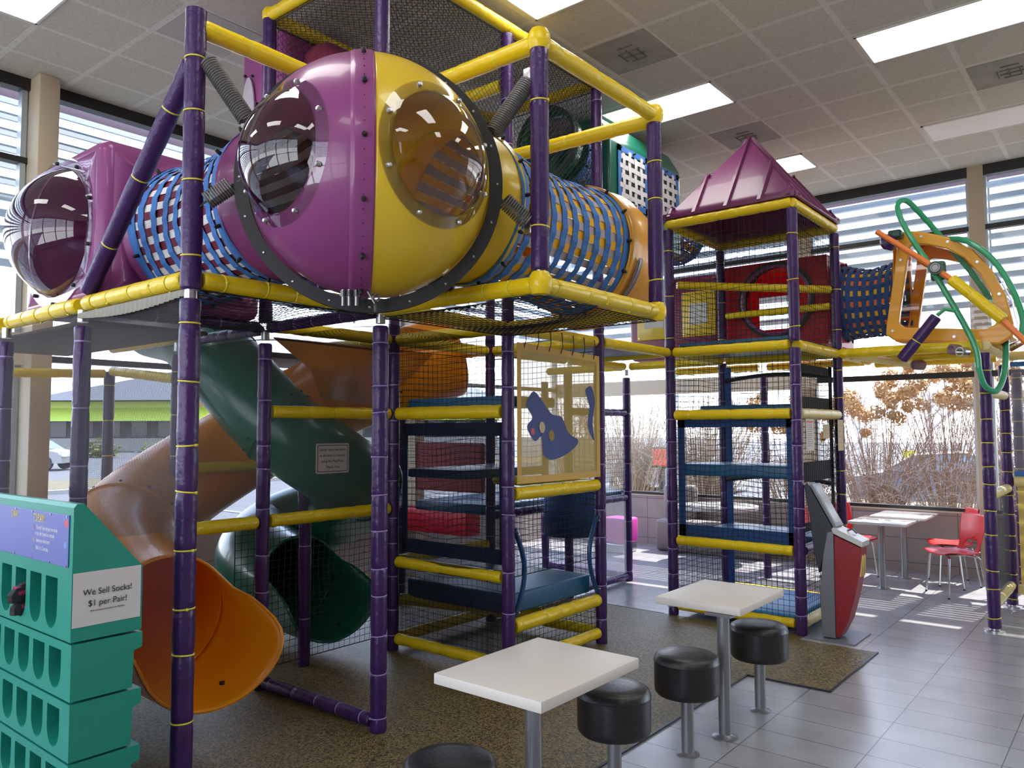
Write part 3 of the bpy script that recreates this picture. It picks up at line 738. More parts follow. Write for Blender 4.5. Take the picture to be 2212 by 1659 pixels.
coupler([(X1, Y0, 2.455), (X1, Y1, 2.47), (X2, Y1, 2.46), (X2, Y0, 2.46), (X3, Y0, 2.46), (X3, Y1, 2.46), (X3, Y2, 2.46), (X0, Y2, Z3 - .05), (X0, Y1, 2.6), (X2, Y5, 2.46)], mf)
# beams at platform level
for a, b in (((X2, Y0), (X1, Y0)), ((X3, Y0), (X2, Y0)), ((X4, Y0), (X3, Y0)), ((X1, Y0), (X1, Y1)), ((X1, Y1), (X0, Y1)), ((X0, Y1), (X0, Y2)), ((X0, Y2), (X1, Y2)),
             ((X1, Y1), (X1, Y2)), ((X1, Y2), (X1, Y3)), ((X1, Y3), (X1, Y4)), ((X2, Y2), (X1, Y2)), ((X2, Y1), (X2, Y2)), ((X2, Y2), (X2, Y3)), ((X2, Y3), (X1, Y3)),
             ((X2, Y3), (X2, Y4)), ((X2, Y4), (X1, Y4)), ((X2, Y4), (X2, Y5)), ((X2, Y5), (X1, Y5)), ((X3, Y2), (X2, Y2)), ((X3, Y3), (X2, Y3)), ((X4, Y1), (X3, Y1)), ((X3, Y5), (X2, Y5))):
    dz = -.0 if a[0] == b[0] else .0
    c = .055 if (a not in ((X1, Y1), (X0, Y1), (X0, Y2)) and b not in ((X0, Y1), (X0, Y2))) else .02
    bar((*a, Z2), (*b, Z2), mf, cut=c, ind=a in ((X2, Y0), (X3, Y0), (X1, Y0), (X1, Y1), (X0, Y1)) and b in ((X1, Y0), (X2, Y0), (X1, Y1), (X0, Y1), (X0, Y2)))
bar((X2, Y1, Z2 - .02), (X1, Y1, Z2 - .02), mf, PURP, LILAC, r=.04); bar((X2, Y0, Z2 - .02), (X2, Y1, Z2 - .02), mf, PURP, LILAC, r=.04)
bar((X3, Y1, Z2 - .03), (X2, Y1, Z2 - .03), mf, PURP, LILAC, r=.04)
bar((-3.62, 2.58, Z2 + .075), (-2.98, 3.15, Z2 + .075), mf, PURP, LILAC, r=.042, cut=0, gap=.2)
# corner pads and elbow cuffs
def knob(p, r=.062, m=YEL):
    g = G(); g.lathe(V(p) - V((0, 0, r)), [(.001, 0), (r * .7, .004), (r * .97, r * .55), (r, r), (r * .97, r * 1.45), (r * .7, 2 * r - .004), (.001, 2 * r)], 18); return g.build('corner_pad', m, mf)
for p in ((X0, Y1, Z2 + .005), (X0, Y2, Z2), (X0, Y1, Z3 + .01), (X0, Y2, Z3 - .0)): knob(p)
# open pipe end with clamp at the top of the corner post
g = G(); d = V((1, -1, 0)).normalized(); c = V((X1, Y1, Z2 + .01)) + d * .03
g.tube([c - d * .1, c + d * .03], .042, 20, cap=False); g.tube([c - d * .1, c + d * .03], .034, 20, cap=False); g.ring(c + d * .03, d, .038, .004, 20, 6)
g.build('open_pipe_end', STEEL, mf)
# high ring round the ball pod
for a, b in (((X1, Y0), (X1, Y1)), ((X1, Y1), (X0, Y1)), ((X0, Y1), (X0, Y2)), ((X0, Y2), (X1, Y2))):
    bar((*a, Z3 if a != (X0, Y2) else Z3 - .03), (*b, Z3), mf, r=.047, cut=.03, gap=.3)
knob((X1, Y1, Z3), .058)
g = G(); g.tube([(X1, Y0, 3.84), (X1, Y0 , 3.88)], .051, 14); g.build('post_cap', PURP, mf)
pad((X1 - .03, Y0, 3.62), (X2 + .06, Y0, 2.60), mf, 'brace', PURP, YTIE, .049, gap=.42)
# high tower
for a, b in (((X2, Y1), (X1, Y1)), ((X1, Y1), (X1, Y2)), ((X1, Y2), (X1, Y3)), ((X2, Y1), (X2, Y2)), ((X2, Y2), (X2, Y3)), ((X2, Y3), (X1, Y3))):
    bar((*a, Z4), (*b, Z4), mf, r=.047, cut=.0, gap=.35)
bar((X2, Y2, 4.36), (X1, Y2, 4.36), mf, gap=.3); bar((X2, Y3, 3.85), (X1, Y3, 3.85), mf)
for p in ((X2, Y1, Z4), (X1, Y1, Z4), (X1, Y3, Z4), (X2, Y3, Z4)): knob(p, .055)
# side rails
for z in (1.92, 1.15): bar((X2, Y1, z), (X2, Y2, z), mf)
bar((X2, Y0 + .55, 1.15), (X2, Y1, 1.15), mf, cut=.05); bar((X3, Y1, 1.48), (X3, Y2, 1.48), mf)
for z, r in ((.105, .045), (.72, .046), (1.92, .052)): bar((X2, Y2, z), (X1, Y2, z), mf, r=r)
bar((X1, Y2, 1.32), (X1, Y3, 1.32), mf, r=.052); bar((X1, Y2, .37), (X1, Y3, .37), mf, r=.052); bar((X1, Y2, .10), (X1, Y3, .10), mf, r=.045)
bar((X2, Y3, .10), (X1, Y3, .10), mf); bar((X2, Y2, .10), (X2, Y3, .10), mf); bar((X2, Y2, .42), (X1 - .2, Y2 + .75, .30), mf); bar((X2, Y3, .72), (X2, Y2, .72), mf); bar((X2, Y3, 1.32), (X1, Y3, 1.32), mf)
bar((X4, Y1, 2.33), (X3, Y1 + .02, 2.2), mf, r=.042); bar((X3 - .85, Y1 + .6, 2.04), (X3 + .25, Y1 + .62, 2.1), mf, r=.045, cut=0); bar((X4 - .2, Y0 + .1, 2.27), (X4 + .05, Y1, 2.3), mf, r=.04)
bar((X2, Y1, .06), (X1, Y1, .06), mf, PURP, LILAC, r=.042, gap=.2)
for z in (.06, .98, 1.98): bar((X2, Y4, z), (X2, Y5, z), mf, PURP, LILAC, r=.042)
for z in (.06, .98): bar((X3, Y5, z), (X2, Y5, z), mf, PURP, LILAC, r=.042)
for z in (.06, .98): bar((X2, Y3, z), (X2, Y4, z), mf, PURP, LILAC, r=.042)
# nets
net('net_panel', (X2, Y0, 2.48), (X1 - X2, 0, 0), (0, Y1 - Y0, 0), mf, .06, .002, sag=.05, seed=1)
net('net_panel', (X1, Y1, 2.47), (X0 - X1, 0, 0), (0, Y2 - Y1, 0), mf, .05, .002, sag=.03, seed=2)
net('net_panel', (X2, Y1, 4.72), (X1 - X2, 0, 0), (0, Y3 - Y1, 0), mf, .05, .0020, sag=.03, seed=3, diag=True)
net('net_panel', (X2, Y3, Z3 + .05), (X1 - X2, 0, 0), (0, 0, Z4 - Z3 - .12), mf, .05, .0020, seed=4)
net('net_panel', (X2, Y1, 3.6), (0, Y3 - Y1, 0), (0, 0, Z4 - 3.66), mf, .05, .0015, seed=5, diag=True)
net('net_panel', (X1, Y2, 3.6), (0, Y3 - Y2, 0), (0, 0, Z4 - 3.66), mf, .05, .0020, seed=6, diag=True)
net('net_panel', (X1, Y1, 4.0), (0, Y2 - Y1, 0), (0, 0, Z4 - 4.06), mf, .05, .0020, seed=16, diag=True)
net('net_panel', (X2, Y1 + .0, 4.1), (X1 - X2, 0, 0), (0, 0, Z4 - 4.15), mf, .055, .0015, seed=17)
net('net_panel', (X2, Y2, .12), (X1 - X2, 0, 0), (0, 0, 2.38), mf, .05, .0020, sag=.012, seed=7)
net('net_panel', (X1, Y2, .72), (0, Y3 - Y2, 0), (0, 0, .58), mf, .05, .0020, seed=8)
net('net_panel', (X1, Y2, .1), (0, Y3 - Y2, 0), (0, 0, .24), mf, .05, .0020, seed=9)
net('net_panel', (X2, Y3, .1), (X1 - X2, 0, 0), (0, 0, 2.35), mf, .05, .0020, seed=10)
net('net_panel', (X2, 2.95, .14), (0, Y2 - 2.95, 0), (0, 0, .98), mf, .05, .0020, seed=11)
net('net_panel', (X2, Y2, .1), (0, Y3 - Y2, 0), (0, 0, 2.35), mf, .055, .0017, seed=18)
net('net_panel', (X2, Y4, .98), (0, Y5 - Y4, 0), (0, 0, 1.0), mf, .05, .0015, seed=12)
screen('screen_panel', (X2, Y0, 1.15), (0, Y2 - Y0, 0), (0, 0, 1.32), mf, FINE, seed=1)
screen('screen_panel', (X4, Y0, .05), (X1 - X4, 0, 0), (0, 0, 2.42), mf, FINE, sag=.05, seed=2)
screen('screen_panel', (X2, Y2, .12), (X1 - X2 , 0, 0), (0, 0, 1.75), mf, FINEK, sag=.03, seed=3)
screen('screen_panel', (X2, Y1, 2.44), (X1 - X2, 0, 0), (0, Y2 - Y1, -.02), mf, FINEK, sag=.06, seed=4)
screen('screen_panel', (X3, Y1, 2.44), (X2 - X3, 0, 0), (0, Y2 - Y1, 0), mf, FINEK, sag=.06, seed=4)
screen('screen_panel', (X2, Y4, .05), (0, Y5 - Y4, 0), (0, 0, .9), mf, FINEC, seed=6)
g = G(); g.grid(lambda s, t: V((X1 + (X2 - X1) * s, Y0 - .03 + .006 * math.sin(150 * s) * t, 2.475 - (.03 + .03 * math.sin(PI * s)) * t)), 160, 3)   # gathered hem of the screen
g.build('gathered_hem', mat('hem_white', (.30, .29, .25), .9), mf)
# decks inside the frame
def deck(a, b, z, t=.1, m=PLB, parent=mf, name='deck'):
    g = G(); g.rbox((a[0], a[1], z - t), (b[0], b[1], z), .018); return g.build(name, m, parent)
deck((X2 + .08, Y2 + .08), (X1 - .06, Y3 - .07), .58, .15)
deck((X2 + .08, Y2 + .08), (X1 - .5, Y3 - .08), 1.47, .07); deck((X2 + .08, Y2 + .08), (X1 - .08, Y2 + .7), 2.04, .08)
deck((X3 + .1, Y4 + .08), (X2 - .04, Y5 - .06), 1.06, .1); deck((X2 + .08, Y3 + .08), (X1 - .1, Y4 - .08), 2.6, .08)
deck((X3 + .1, Y3 + .1), (X2 - .08, Y4 - .1), 1.06, .1)
deck((X4 + .1, Y1 + .75), (X3 - .1, Y3), 2.50, .05, mat('deck_underside', (.11, .085, .06), .7)); deck((X4 + .05, Y0 + .05), (X2 - .1, Y0 + .85), 2.46, .03, bpy.data.materials['deck_underside'])
# blue cloth border round the opening behind the lower net
g = G()
BW = mat('cloth_blue', (.01, .055, .20), .7)
x0, x1, z0, z1, y = X2 + .08, X1 - .05, .80, 1.84, Y2 + .03
for a, b in (((x0, z0), (x1, z0 + .11)), ((x0, z1 - .1), (x1, z1)), ((x0, z0), (x0 + .05, z1)), ((x1 - .06, z0), (x1, z1))): g.bb((a[0], y, a[1]), (b[0], y + .006, b[1]))
g.build('cloth_border', BW, mf, smooth=False)
# curved blue hand grips
for yy, s in ((Y2 + .085, 1), (Y3 - .085, -1)):
    g = G(); pts = [(X1 + .005, yy + s * .115 * math.sin(PI * i / 12) - s * .02, .44 + .62 * i / 12) for i in range(13)]
    g.tube(pts, .019, 10); hg = g.build('hand_grip', mat('grip_blue', (.008, .05, .16), .3) if 'grip_blue' not in bpy.data.materials else bpy.data.materials['grip_blue'], mf)
    g = G(); 
    for z in (.47, 1.03): g.tube([(X1 + .02, yy - s * .01, z), (X1 + .04, yy - s * .01, z)], .008, 8)
    g.build('bolts', STEEL, hg)

# ---- banner between two posts (artwork of a known character left out, plain splashes kept)
BANF = bpy.data.materials.new('banner_cloth'); BANF.use_nodes = True
nt = BANF.node_tree; n = nt.nodes; b = n['Principled BSDF']; b.inputs['Base Color'].default_value = (.50, .34, .06, 1); b.inputs['Roughness'].default_value = .5
tr = n.new('ShaderNodeBsdfTransparent'); tl = n.new('ShaderNodeBsdfTranslucent'); tl.inputs[0].default_value = (.60, .44, .10, 1)
m1 = n.new('ShaderNodeMixShader'); m1.inputs[0].default_value = .25; m2 = n.new('ShaderNodeMixShader'); m2.inputs[0].default_value = .16
nt.links.new(b.outputs[0], m1.inputs[1]); nt.links.new(tl.outputs[0], m1.inputs[2]); nt.links.new(m1.outputs[0], m2.inputs[1]); nt.links.new(tr.outputs[0], m2.inputs[2])
nt.links.new(m2.outputs[0], n['Material Output'].inputs[0])
BANE = mat('banner_hem', (.66, .42, .10), .6); BANB = mat('banner_blue', (.05, .08, .26), .6); BANP = mat('banner_pink', (.60, .13, .14), .6); BANW = mat('banner_pale', (.60, .50, .30), .6)
ya, yb, za, zb = Y2 + .06, Y3 - .05, 1.39, 2.43
ban = thing('banner', 'see-through yellow cloth banner with blue paint splash hung between purple posts', 'banner', (X1 + .03, (ya + yb) / 2, za))
def BP(s, t, o=0): return V((X1 + .035 + .014 * math.sin(4 * s + 5 * t) * math.sin(PI * s) * math.sin(PI * t) + o, ya + (yb - ya) * s, za + (zb - za) * t - .03 * s * t))
g = G(); g.grid(lambda s, t: BP(s, t), 14, 14); g.build('cloth', BANF, ban)
g = G()
for s0, s1, t0, t1 in ((0, 1, 0, .05), (0, 1, .95, 1), (0, .045, .05, .95), (.955, 1, .05, .95)): g.grid(lambda s, t: BP(s0 + (s1 - s0) * s, t0 + (t1 - t0) * t, .002), 12, 12)
g.build('hem', BANE, ban)
def blob(pts, m, o, name='printed_splash'):
    k = len(pts); P = []
    for i in range(k):
        p0, p1, p2, p3 = (pts[(i + j - 1) % k] for j in range(4))
        for q in range(5):
            t = q / 5; P.append(tuple(.5 * ((2 * p1[c]) + (-p0[c] + p2[c]) * t + (2 * p0[c] - 5 * p1[c] + 4 * p2[c] - p3[c]) * t * t + (-p0[c] + 3 * p1[c] - 3 * p2[c] + p3[c]) * t ** 3) for c in (0, 1)))
    g = G(); cx = sum(p[0] for p in P) / len(P); cy = sum(p[1] for p in P) / len(P)
    vs = [BP(cx, cy, o)] + [BP(*p, o) for p in P]; g.add(vs, [(0, i + 1, (i + 1) % len(P) + 1) for i in range(len(P))]); g.build(name, m, ban)
blob([(.10, .56), (.16, .47), (.10, .40), (.18, .30), (.26, .33), (.28, .20), (.40, .16), (.62, .22), (.72, .30), (.60, .36), (.52, .48), (.40, .50), (.28, .60), (.18, .66)], BANB, .003)
blob([(.80, .70), (.86, .60), (.84, .42), (.92, .30), (.90, .46), (.93, .62), (.88, .74)], BANB, .003)
for c, q, m in (((.27, .40), .035, BANW), ((.38, .34), .035, BANF), ((.16, .37), .022, BANP)): blob([(c[0] + q * math.cos(a), c[1] + q * 1.2 * math.sin(a)) for a in (0, 1.05, 2.1, 3.14, 4.2, 5.2)], m, .005)
g = G()
for i in range(7): 
    p = BP(.08 + .14 * i, .985); g.tube([p + V((0, 0, -.02)), p + V((.02, 0, .04)), p + V((.015, 0, .14)), p + V((-.05, 0, .17))], .004, 5)
g.build('cable_ties', BLK, ban)

# ================================================================== ball pod
C = V((-2.985, 2.55, 3.05)); R = .592
pod = thing('ball_pod', 'big hanging half purple half yellow plastic ball pod with two clear domes', 'pod', C - V((0, 0, R)))
WL = V((-.04, -1, .0)).normalized(); WR = V((1, -.06, .0)).normalized(); SN = V((.622, .783, 0)).normalized()
CA = math.radians(28.5)
def shell(side):
    bm = bmesh.new(); bmesh.ops.create_uvsphere(bm, u_segments=96, v_segments=64, radius=R)
    for nrm, off, ci, co in ((SN * side, 0, True, False), (WL, R * math.cos(CA), False, True), (WR, R * math.cos(CA), False, True), (V((-1, 0, 0)), R * math.cos(math.radians(40)), False, True), (V((0, 1, 0)), R * math.cos(math.radians(40)), False, True)):
        bmesh.ops.bisect_plane(bm, geom=bm.verts[:] + bm.edges[:] + bm.faces[:], plane_co=nrm * off, plane_no=nrm, clear_inner=ci, clear_outer=co)
    bm.verts.ensure_lookup_table()
    g = G(); g.add([v.co + C for v in bm.verts], [[v.index for v in f.verts] for f in bm.faces]); bm.free()
    return g
shell(-1).build('purple_shell', PLP, pod, solid=.008); shell(1).build('yellow_shell', PLY, pod, solid=.008)
# raised seam flange
u3 = V((0, 0, 1)); w3 = SN.cross(u3)
g = G()
g.grid(lambda i, j: C + (u3 * math.cos(2 * PI * i) + w3 * math.sin(2 * PI * i)) * (math.sqrt(R * R - (.115 * (1 - j)) ** 2) + .012 * min(1, j * 6, (1.001 - j) * 40)) - SN * (.115 * (1 - j)), 96, 12, cu=True)
g.build('seam_flange', PLP, pod, ang=50)
g = G()
sb = []
for k in range(14):
    a = 2 * PI * (k + .5) / 14; d = u3 * math.cos(a) + w3 * math.sin(a); sb.append((C + d * (R + .008) - SN * .05, d))
for k in range(60):
    a = 2 * PI * k / 60; d = u3 * math.cos(a) + w3 * math.sin(a); c = C + d * (R + .008) - SN * .05; g.tube([c, c + d * .005], .003, 5)
g.build('rivets', BLK, pod); place_bolts(pod, sb, BLK, .012, .026)
def dome(parent, c, ax, a, bulge, rimw, rim_m=DOME, nb=8, sc=(1, 1), nm='clear_dome', bm_=STEEL, Rs=None):
    """domed window on a round opening of radius a centred c; sc = horizontal, vertical scale; Rs = radius of the ball it sits on"""
    ax = V(ax).normalized(); vz = V((0, 0, 1)); hx = ax.cross(vz).normalized(); vz = hx.cross(ax)
    Rc = (a * a + bulge * bulge) / (2 * bulge); th = math.asin(min(1, a / Rc)); th = th if bulge <= a else PI - th
    prof = [(Rc * math.sin(th * (1 - i / 12)), Rc * (math.cos(th * (1 - i / 12)) - math.cos(th))) for i in range(13)]
    def drop(r):
        return (math.sqrt(max(0, Rs * Rs - r * r)) - math.sqrt(Rs * Rs - a * a)) if Rs else 0
    fl = [(a + rimw * (1 - i / 4), drop(a + rimw * (1 - i / 4)) + .008) for i in range(4)]
    g = G(); n = 56; pr = fl + [(r, z + .008) for r, z in prof]
    vs = [c + (hx * math.cos(2 * PI * i / n) * sc[0] + vz * math.sin(2 * PI * i / n) * sc[1]) * r + ax * z for i in range(n) for r, z in pr]; k = len(pr)
    g.add(vs, [(i * k + j, ((i + 1) % n) * k + j, ((i + 1) % n) * k + j + 1, i * k + j + 1) for i in range(n) for j in range(k - 1)])
    ob = g.build(nm, rim_m, parent, ang=60)
    its = []
    for i in range(nb):
        an = 2 * PI * (i + .5) / nb; r = a + rimw * .62
        its.append((c + (hx * math.cos(an) * sc[0] + vz * math.sin(an) * sc[1]) * r + ax * (drop(r) + .008), ax))
    place_bolts(ob, its, bm_, .0125, .018)
    return ob
for ax in (WL, WR): dome(pod, C + ax * R * math.cos(CA), ax, R * math.sin(CA), .150, .055, Rs=R)
# collars where the tunnels enter
def collar(parent, c, ax, r0_, r1_, L, m, name='collar', prof=None, n=48, solid=.006):
    g = G(); g.lathe(c, prof or [(r0_, 0), (r0_, .01), (r1_, L * .6), (r1_, L)], n, ax=ax); return g.build(name, m, parent, solid=solid)
collar(pod, C + V((-R * math.cos(math.radians(40)), 0, 0)), (-1, 0, 0), .39, .42, .28, PLP, prof=[(.376, -.01), (.39, .06), (.42, .13), (.43, .23), (.442, .25)])
collar(pod, C + V((0, R * math.cos(math.radians(40)), 0)), (0, 1, 0), .39, .42, .28, PLY, prof=[(.376, -.01), (.39, .06), (.42, .13), (.43, .23), (.442, .25)])
# black rubber carrying hoop
HN = V((1, -1, 0)).normalized(); HC = C + HN * .01 - V((0, 0, .016))
g = G(); g.ring(HC, HN, R + .040, .046, 96, 4, flat=.022); hoop = g.build('rubber_hoop', BLK, pod, ang=30)
place_bolts(hoop, [(HC + (u3 * math.sin(PI * k / 10) + HN.cross(u3) * math.cos(PI * k / 10)) * (R + .045) + HN * .012, HN) for k in range(20)], STEEL, .008, .010)
g = G(); c = HC - V((0, 0, R + .045)) + HN * .12
g.ring(c + V((.03, .02, -.02)), (.6, .8, 0), .022, .005, 16, 6); g.ring(c + V((.035, .02, .03)), (1, 0, .2), .018, .005, 16, 6); g.tube([c + V((.03, .02, 0)), c + V((.0, .0, .06))], .007, 8)
for k in (-.12, -.09, -.055): g.tube([c + V((k * .8, k * .6, .07)), c + V((k * .8, k * .6, -.01))], .010, 8); g.box(c + V((k * .8, k * .6, .05)), (.02, .02, .03))
g.build('hook_and_shackle', DSTEEL, pod)
def hp(a): return HC + (u3 * math.sin(a) + V((1, 1, 0)).normalized() * math.cos(a)) * (R + .05)
for lb, p, a in (('upper left coil spring, from the tall left purple post to the ball pod', (X1 + .03, Y0 + .02, 3.66), math.radians(156)),
                 ('lower left coil spring beside the blue and white tunnel', (X1 + .03, Y0 + .02, 2.89), math.radians(181)),
                 ('upper right coil spring over the amber tunnel collar', (X0 - .04, Y1 + .0, 3.64), math.radians(22)),
                 ('lower right coil spring crossing the blue and gold tunnel', (X0 - .04, Y1 + .0, 2.83), math.radians(-4))):
    spring(lb, p, hp(a))
for z in (3.64, 2.83):
    g = G(); g.rbox((X0 - .085, Y1 - .03, z - .035), (X0 - .035, Y1 + .03, z + .035), .006); g.build('spring_bracket', STEEL, mf)

# ================================================================== tunnels and pods
webtube('blue webbing tunnel with white straps between ball pod and square purple pod', (-3.68, 2.55, 3.05), (-4.66, 2.55, 3.02), .435, 7, 54, WEBB, [WEBW, WEBR], waist=.08, hoopw=.052)
webtube('blue webbing tunnel with grey and gold straps behind the right hand post', (-2.985, 3.22, 3.05), (-2.985, 4.36, 3.0), .435, 9, 48, WEBB, [WEBG, WEBY], waist=.09, skip=.08, hoopw=.052)
# amber end elbow
el = thing('tunnel_elbow', 'glossy amber plastic elbow ending the blue and gold tunnel', 'tunnel elbow', (-3.05, 4.9, 2.57))
cs = V((-2.985, 4.34, 3.0)); pts = []; 
for i in range(15):
    t = i / 14
    if t < .35: pts.append(cs + V((0, .22 * t / .35, 0)))
    else:
        a = (t - .35) / .65 * PI / 2; pts.append(cs + V((-.45 * (1 - math.cos(a)), .22 + .45 * math.sin(a), 0)))
g = G(); g.tube(pts, [.445, .45] + [.44] * 3 + [.455] + [.44] * 9, 48, cap=False, up=(0, 0, 1)); g.build('shell', PLOY, el, solid=.008)
g = G(); g.grid(lambda i, j: cs + V((math.cos(-.95 + .75 * i) * .462, .12 + .05 * (j - .5) * (1 if .05 < i < .95 else .6), math.sin(-.95 + .75 * i) * .462)), 16, 2); sp_ = g.build('strap_plate', DSTEEL, el, solid=.008)

# square purple pod with bubble window
bx = thing('square_pod', 'square purple plastic pod with a large bubble window at far left', 'pod', (-5.28, 2.52, 2.52))
x0, x1, y0, y1, z0, z1 = -5.86, -4.72, 1.98, 3.06, 2.545, 3.53
bm = bmesh.new(); bmesh.ops.create_cube(bm, size=1)
for v in bm.verts: v.co = V(((x0 + x1) / 2 + v.co.x * (x1 - x0), (y0 + y1) / 2 + v.co.y * (y1 - y0), (z0 + z1) / 2 + v.co.z * (z1 - z0)))
bmesh.ops.bevel(bm, geom=bm.edges[:], offset=.07, segments=6, profile=.5, affect='EDGES')
bm.verts.ensure_lookup_table(); fs = [[v.index for v in f.verts] for f in bm.faces]; vsx = [v.co.copy() for v in bm.verts]
def ringface(face_idx, c, hx, vz, a, sc):   # replace a flat face with a face that has a round hole
    loop = [vsx[i] for i in fs[face_idx]]; n = len(loop)
    return loop
keep = []; holes = []
for f in bm.faces:
    nn = f.normal
    if nn.y < -.99 and f.calc_area() > .3: holes.append((f, V((-5.33, y0, 3.04)), V((1, 0, 0)), V((0, 0, 1)), (.46, .41)))
    elif nn.x > .99 and f.calc_area() > .3: holes.append((f, V((x1, 2.55, 3.03)), V((0, 1, 0)), V((0, 0, 1)), (.40, .40)))
    else: keep.append([v.index for v in f.verts])
g = G(); g.add(vsx, keep)
def holed(g, corners, c, hx, vz, rad, n=64, mi=0):
    """flat rectangle with elliptical hole: bridge hole ring to rectangle outline by ray casting"""
    xs = [(p - c).dot(hx) for p in corners]; zs = [(p - c).dot(vz) for p in corners]; a0, a1, b0, b1 = min(xs), max(xs), min(zs), max(zs)
    inner = []; outer = []
    cang = sorted(math.atan2(b, a) % (2 * PI) for a in (a0, a1) for b in (b0, b1))
    angs = sorted([2 * PI * i / n for i in range(n)] + cang)
    for t in angs:
        ct, st = math.cos(t), math.sin(t); inner.append(c + hx * ct * rad[0] + vz * st * rad[1])
        k = min([(a1 if ct > 0 else a0) / ct if abs(ct) > 1e-9 else 1e9, (b1 if st > 0 else b0) / st if abs(st) > 1e-9 else 1e9]); outer.append(c + hx * ct * k + vz * st * k)
    m = len(angs); g.add(inner + outer, [(i, (i + 1) % m, m + (i + 1) % m, m + i) for i in range(m)], mi)
for f, c, hx, vz, rad in holes: holed(g, [v.co for v in f.verts], c, hx, vz, rad)
g.build('shell', PLP, bx, solid=.008); bm.free()
dome(bx, V((-5.33, y0 - .004, 3.04)), (0, -1, 0), .40, .27, .07, sc=(1.15, 1.02), nb=10, bm_=BLK)
collar(bx, V((x1, 2.55, 3.03)), (1, 0, 0), .46, .43, .1, PLP, prof=[(.46, 0), (.455, .02), (.435, .05), (.43, .09)])
g = G(); 
for k in range(5): g.rbox((x0 + .05 + .2 * k, y0 - .02, 2.53), (x0 + .21 + .2 * k, y0 + .05, 2.565), .01)
g.build('foot_lugs', PLP, bx)

# upper purple pod left of the high tower
up = thing('high_pod', 'upright purple pod with tall side window up near the ceiling', 'pod', (-5.3, 3.9, 3.55))
g = G(); g.rbox((-5.53, 3.36, 3.60), (-4.92, 4.30, 4.86), .08, n=5); g.build('shell', PLP, up)
g = G(); g.rbox((-4.925, 3.46, 3.70), (-4.58, 4.24, 4.72), .14, n=5); g.build('side_recess', PLM, up)
g = G(); g.prism([((.09) * math.cos(a), .36 * math.sin(a)) for a in [2 * PI * i / 32 for i in range(32)]], lambda a, b, t: V((-5.38 + a, 3.35 - t, 4.20 + b)), .012); wv = g.build('tall_window', mat('frosted_pane', (.40, .36, .42), .3), up)
g = G()
for i in range(8): a = i * PI / 4 + .3; c = V((-5.38 + .13 * math.cos(a), 3.345, 4.20 + .40 * math.sin(a))); g.tube([c, c - V((0, .018, 0))], .011, 8)
g.build('bolts', BLK, wv)

# upper green pod with webbing windows, and its ring and tunnels
gp = thing('green_pod', 'long green plastic pod with woven side windows under the ceiling', 'pod', (-4.45, 7.2, 3.75))
bmz = [(-4.9, 3.72), (-3.98, 3.72), (-3.98, 4.66), (-4.12, 4.90), (-4.76, 4.90), (-4.9, 4.66)]
g = G(); g.prism(bmz, lambda a, b, t: V((a, 6.42 + t, b)), 1.5); gb = g.build('shell', PLG, gp, ang=20)
md = gb.modifiers.new('soft', 'BEVEL'); md.width = .03; md.segments = 3
for yy in (6.56, 7.25):
    z0_, z1_, l_ = 4.02, 4.62, .60
    g = G()
    for a, b in (((yy, z0_), (yy + l_, z0_ + .06)), ((yy, z1_ - .06), (yy + l_, z1_)), ((yy, z0_), (yy + .06, z1_)), ((yy + l_ - .06, z0_), (yy + l_, z1_))): g.bb((-3.975, a[0], a[1]), (-3.965, b[0], b[1]))
    wb = g.build('window_webbing', WEBB, gp, smooth=False)
    g = G(); g.bb((-3.979, yy + .05, z0_ + .04), (-3.974, yy + l_ - .05, z1_ - .04)); g.build('gap_shade_sheet', mat('gap_dark', (.01, .03, .025), .8), wb, smooth=False)  # dark sheet painted as the shade in the gaps between straps
    for k in range(4):
        y = yy + .085 + k * .118; g = G()
        g.grid(lambda s, t, y=y, k=k: V((-3.968 + .004 * math.cos(PI * (k + 5 * t)), y + .055 * s, z0_ + .03 + (z1_ - z0_ - .06) * t)), 1, 20); g.build('cross_strap', WEBW, wb, smooth=False, solid=.002)
    for k in range(5):
        z = z0_ + .08 + k * .098; g = G()
        g.grid(lambda s, t, z=z, k=k: V((-3.968 - .004 * math.cos(PI * (k + 4 * t)), yy + .03 + (l_ - .06) * t, z + .048 * s)), 1, 20); g.build('cross_strap', WEBW, wb, smooth=False, solid=.002)
    g = G()
    for k in range(3):
        for z in (z0_ + .03, z1_ - .03): g.tube([(-3.965, yy + .03 + .27 * k, z), (-3.94, yy + .03 + .27 * k, z)], .012, 7)
    g.build('bolts', BLK, wb)
rg = thing('round_opening', 'green round tunnel mouth with black rubber rim behind the high net', 'tunnel mouth', (-4.14, Y3 + .03, 4.1))
g = G(); g.lathe((-4.16, Y3 + .02, 4.40), [(.30, -.02), (.335, -.02), (.335, .04), (.30, .04), (.30, -.02)], 44, ax=(0, 1, 0)); g.build('rubber_rim', mat('rim_dark_green', (.02, .045, .035), .5), rg)
g = G(); g.lathe((-4.16, Y3 + .02, 4.40), [(.30, 0), (.30, .16)], 44, ax=(0, 1, 0)); g.build('sleeve', PLG, rg, solid=.008)
webtube('short blue webbing tunnel between the green mouth and the green pod', (-4.2, Y3 + .2, 4.36), (-4.40, 6.44, 4.36), .33, 6, 20, WEBB, [WEBG], waist=.04)
webtube('short blue webbing tunnel past the green pod, behind the roof', (-4.4, 7.92, 4.24), (-4.4, 8.7, 4.14), .34, 6, 22, WEBB, [WEBY, WEBG], waist=.05)

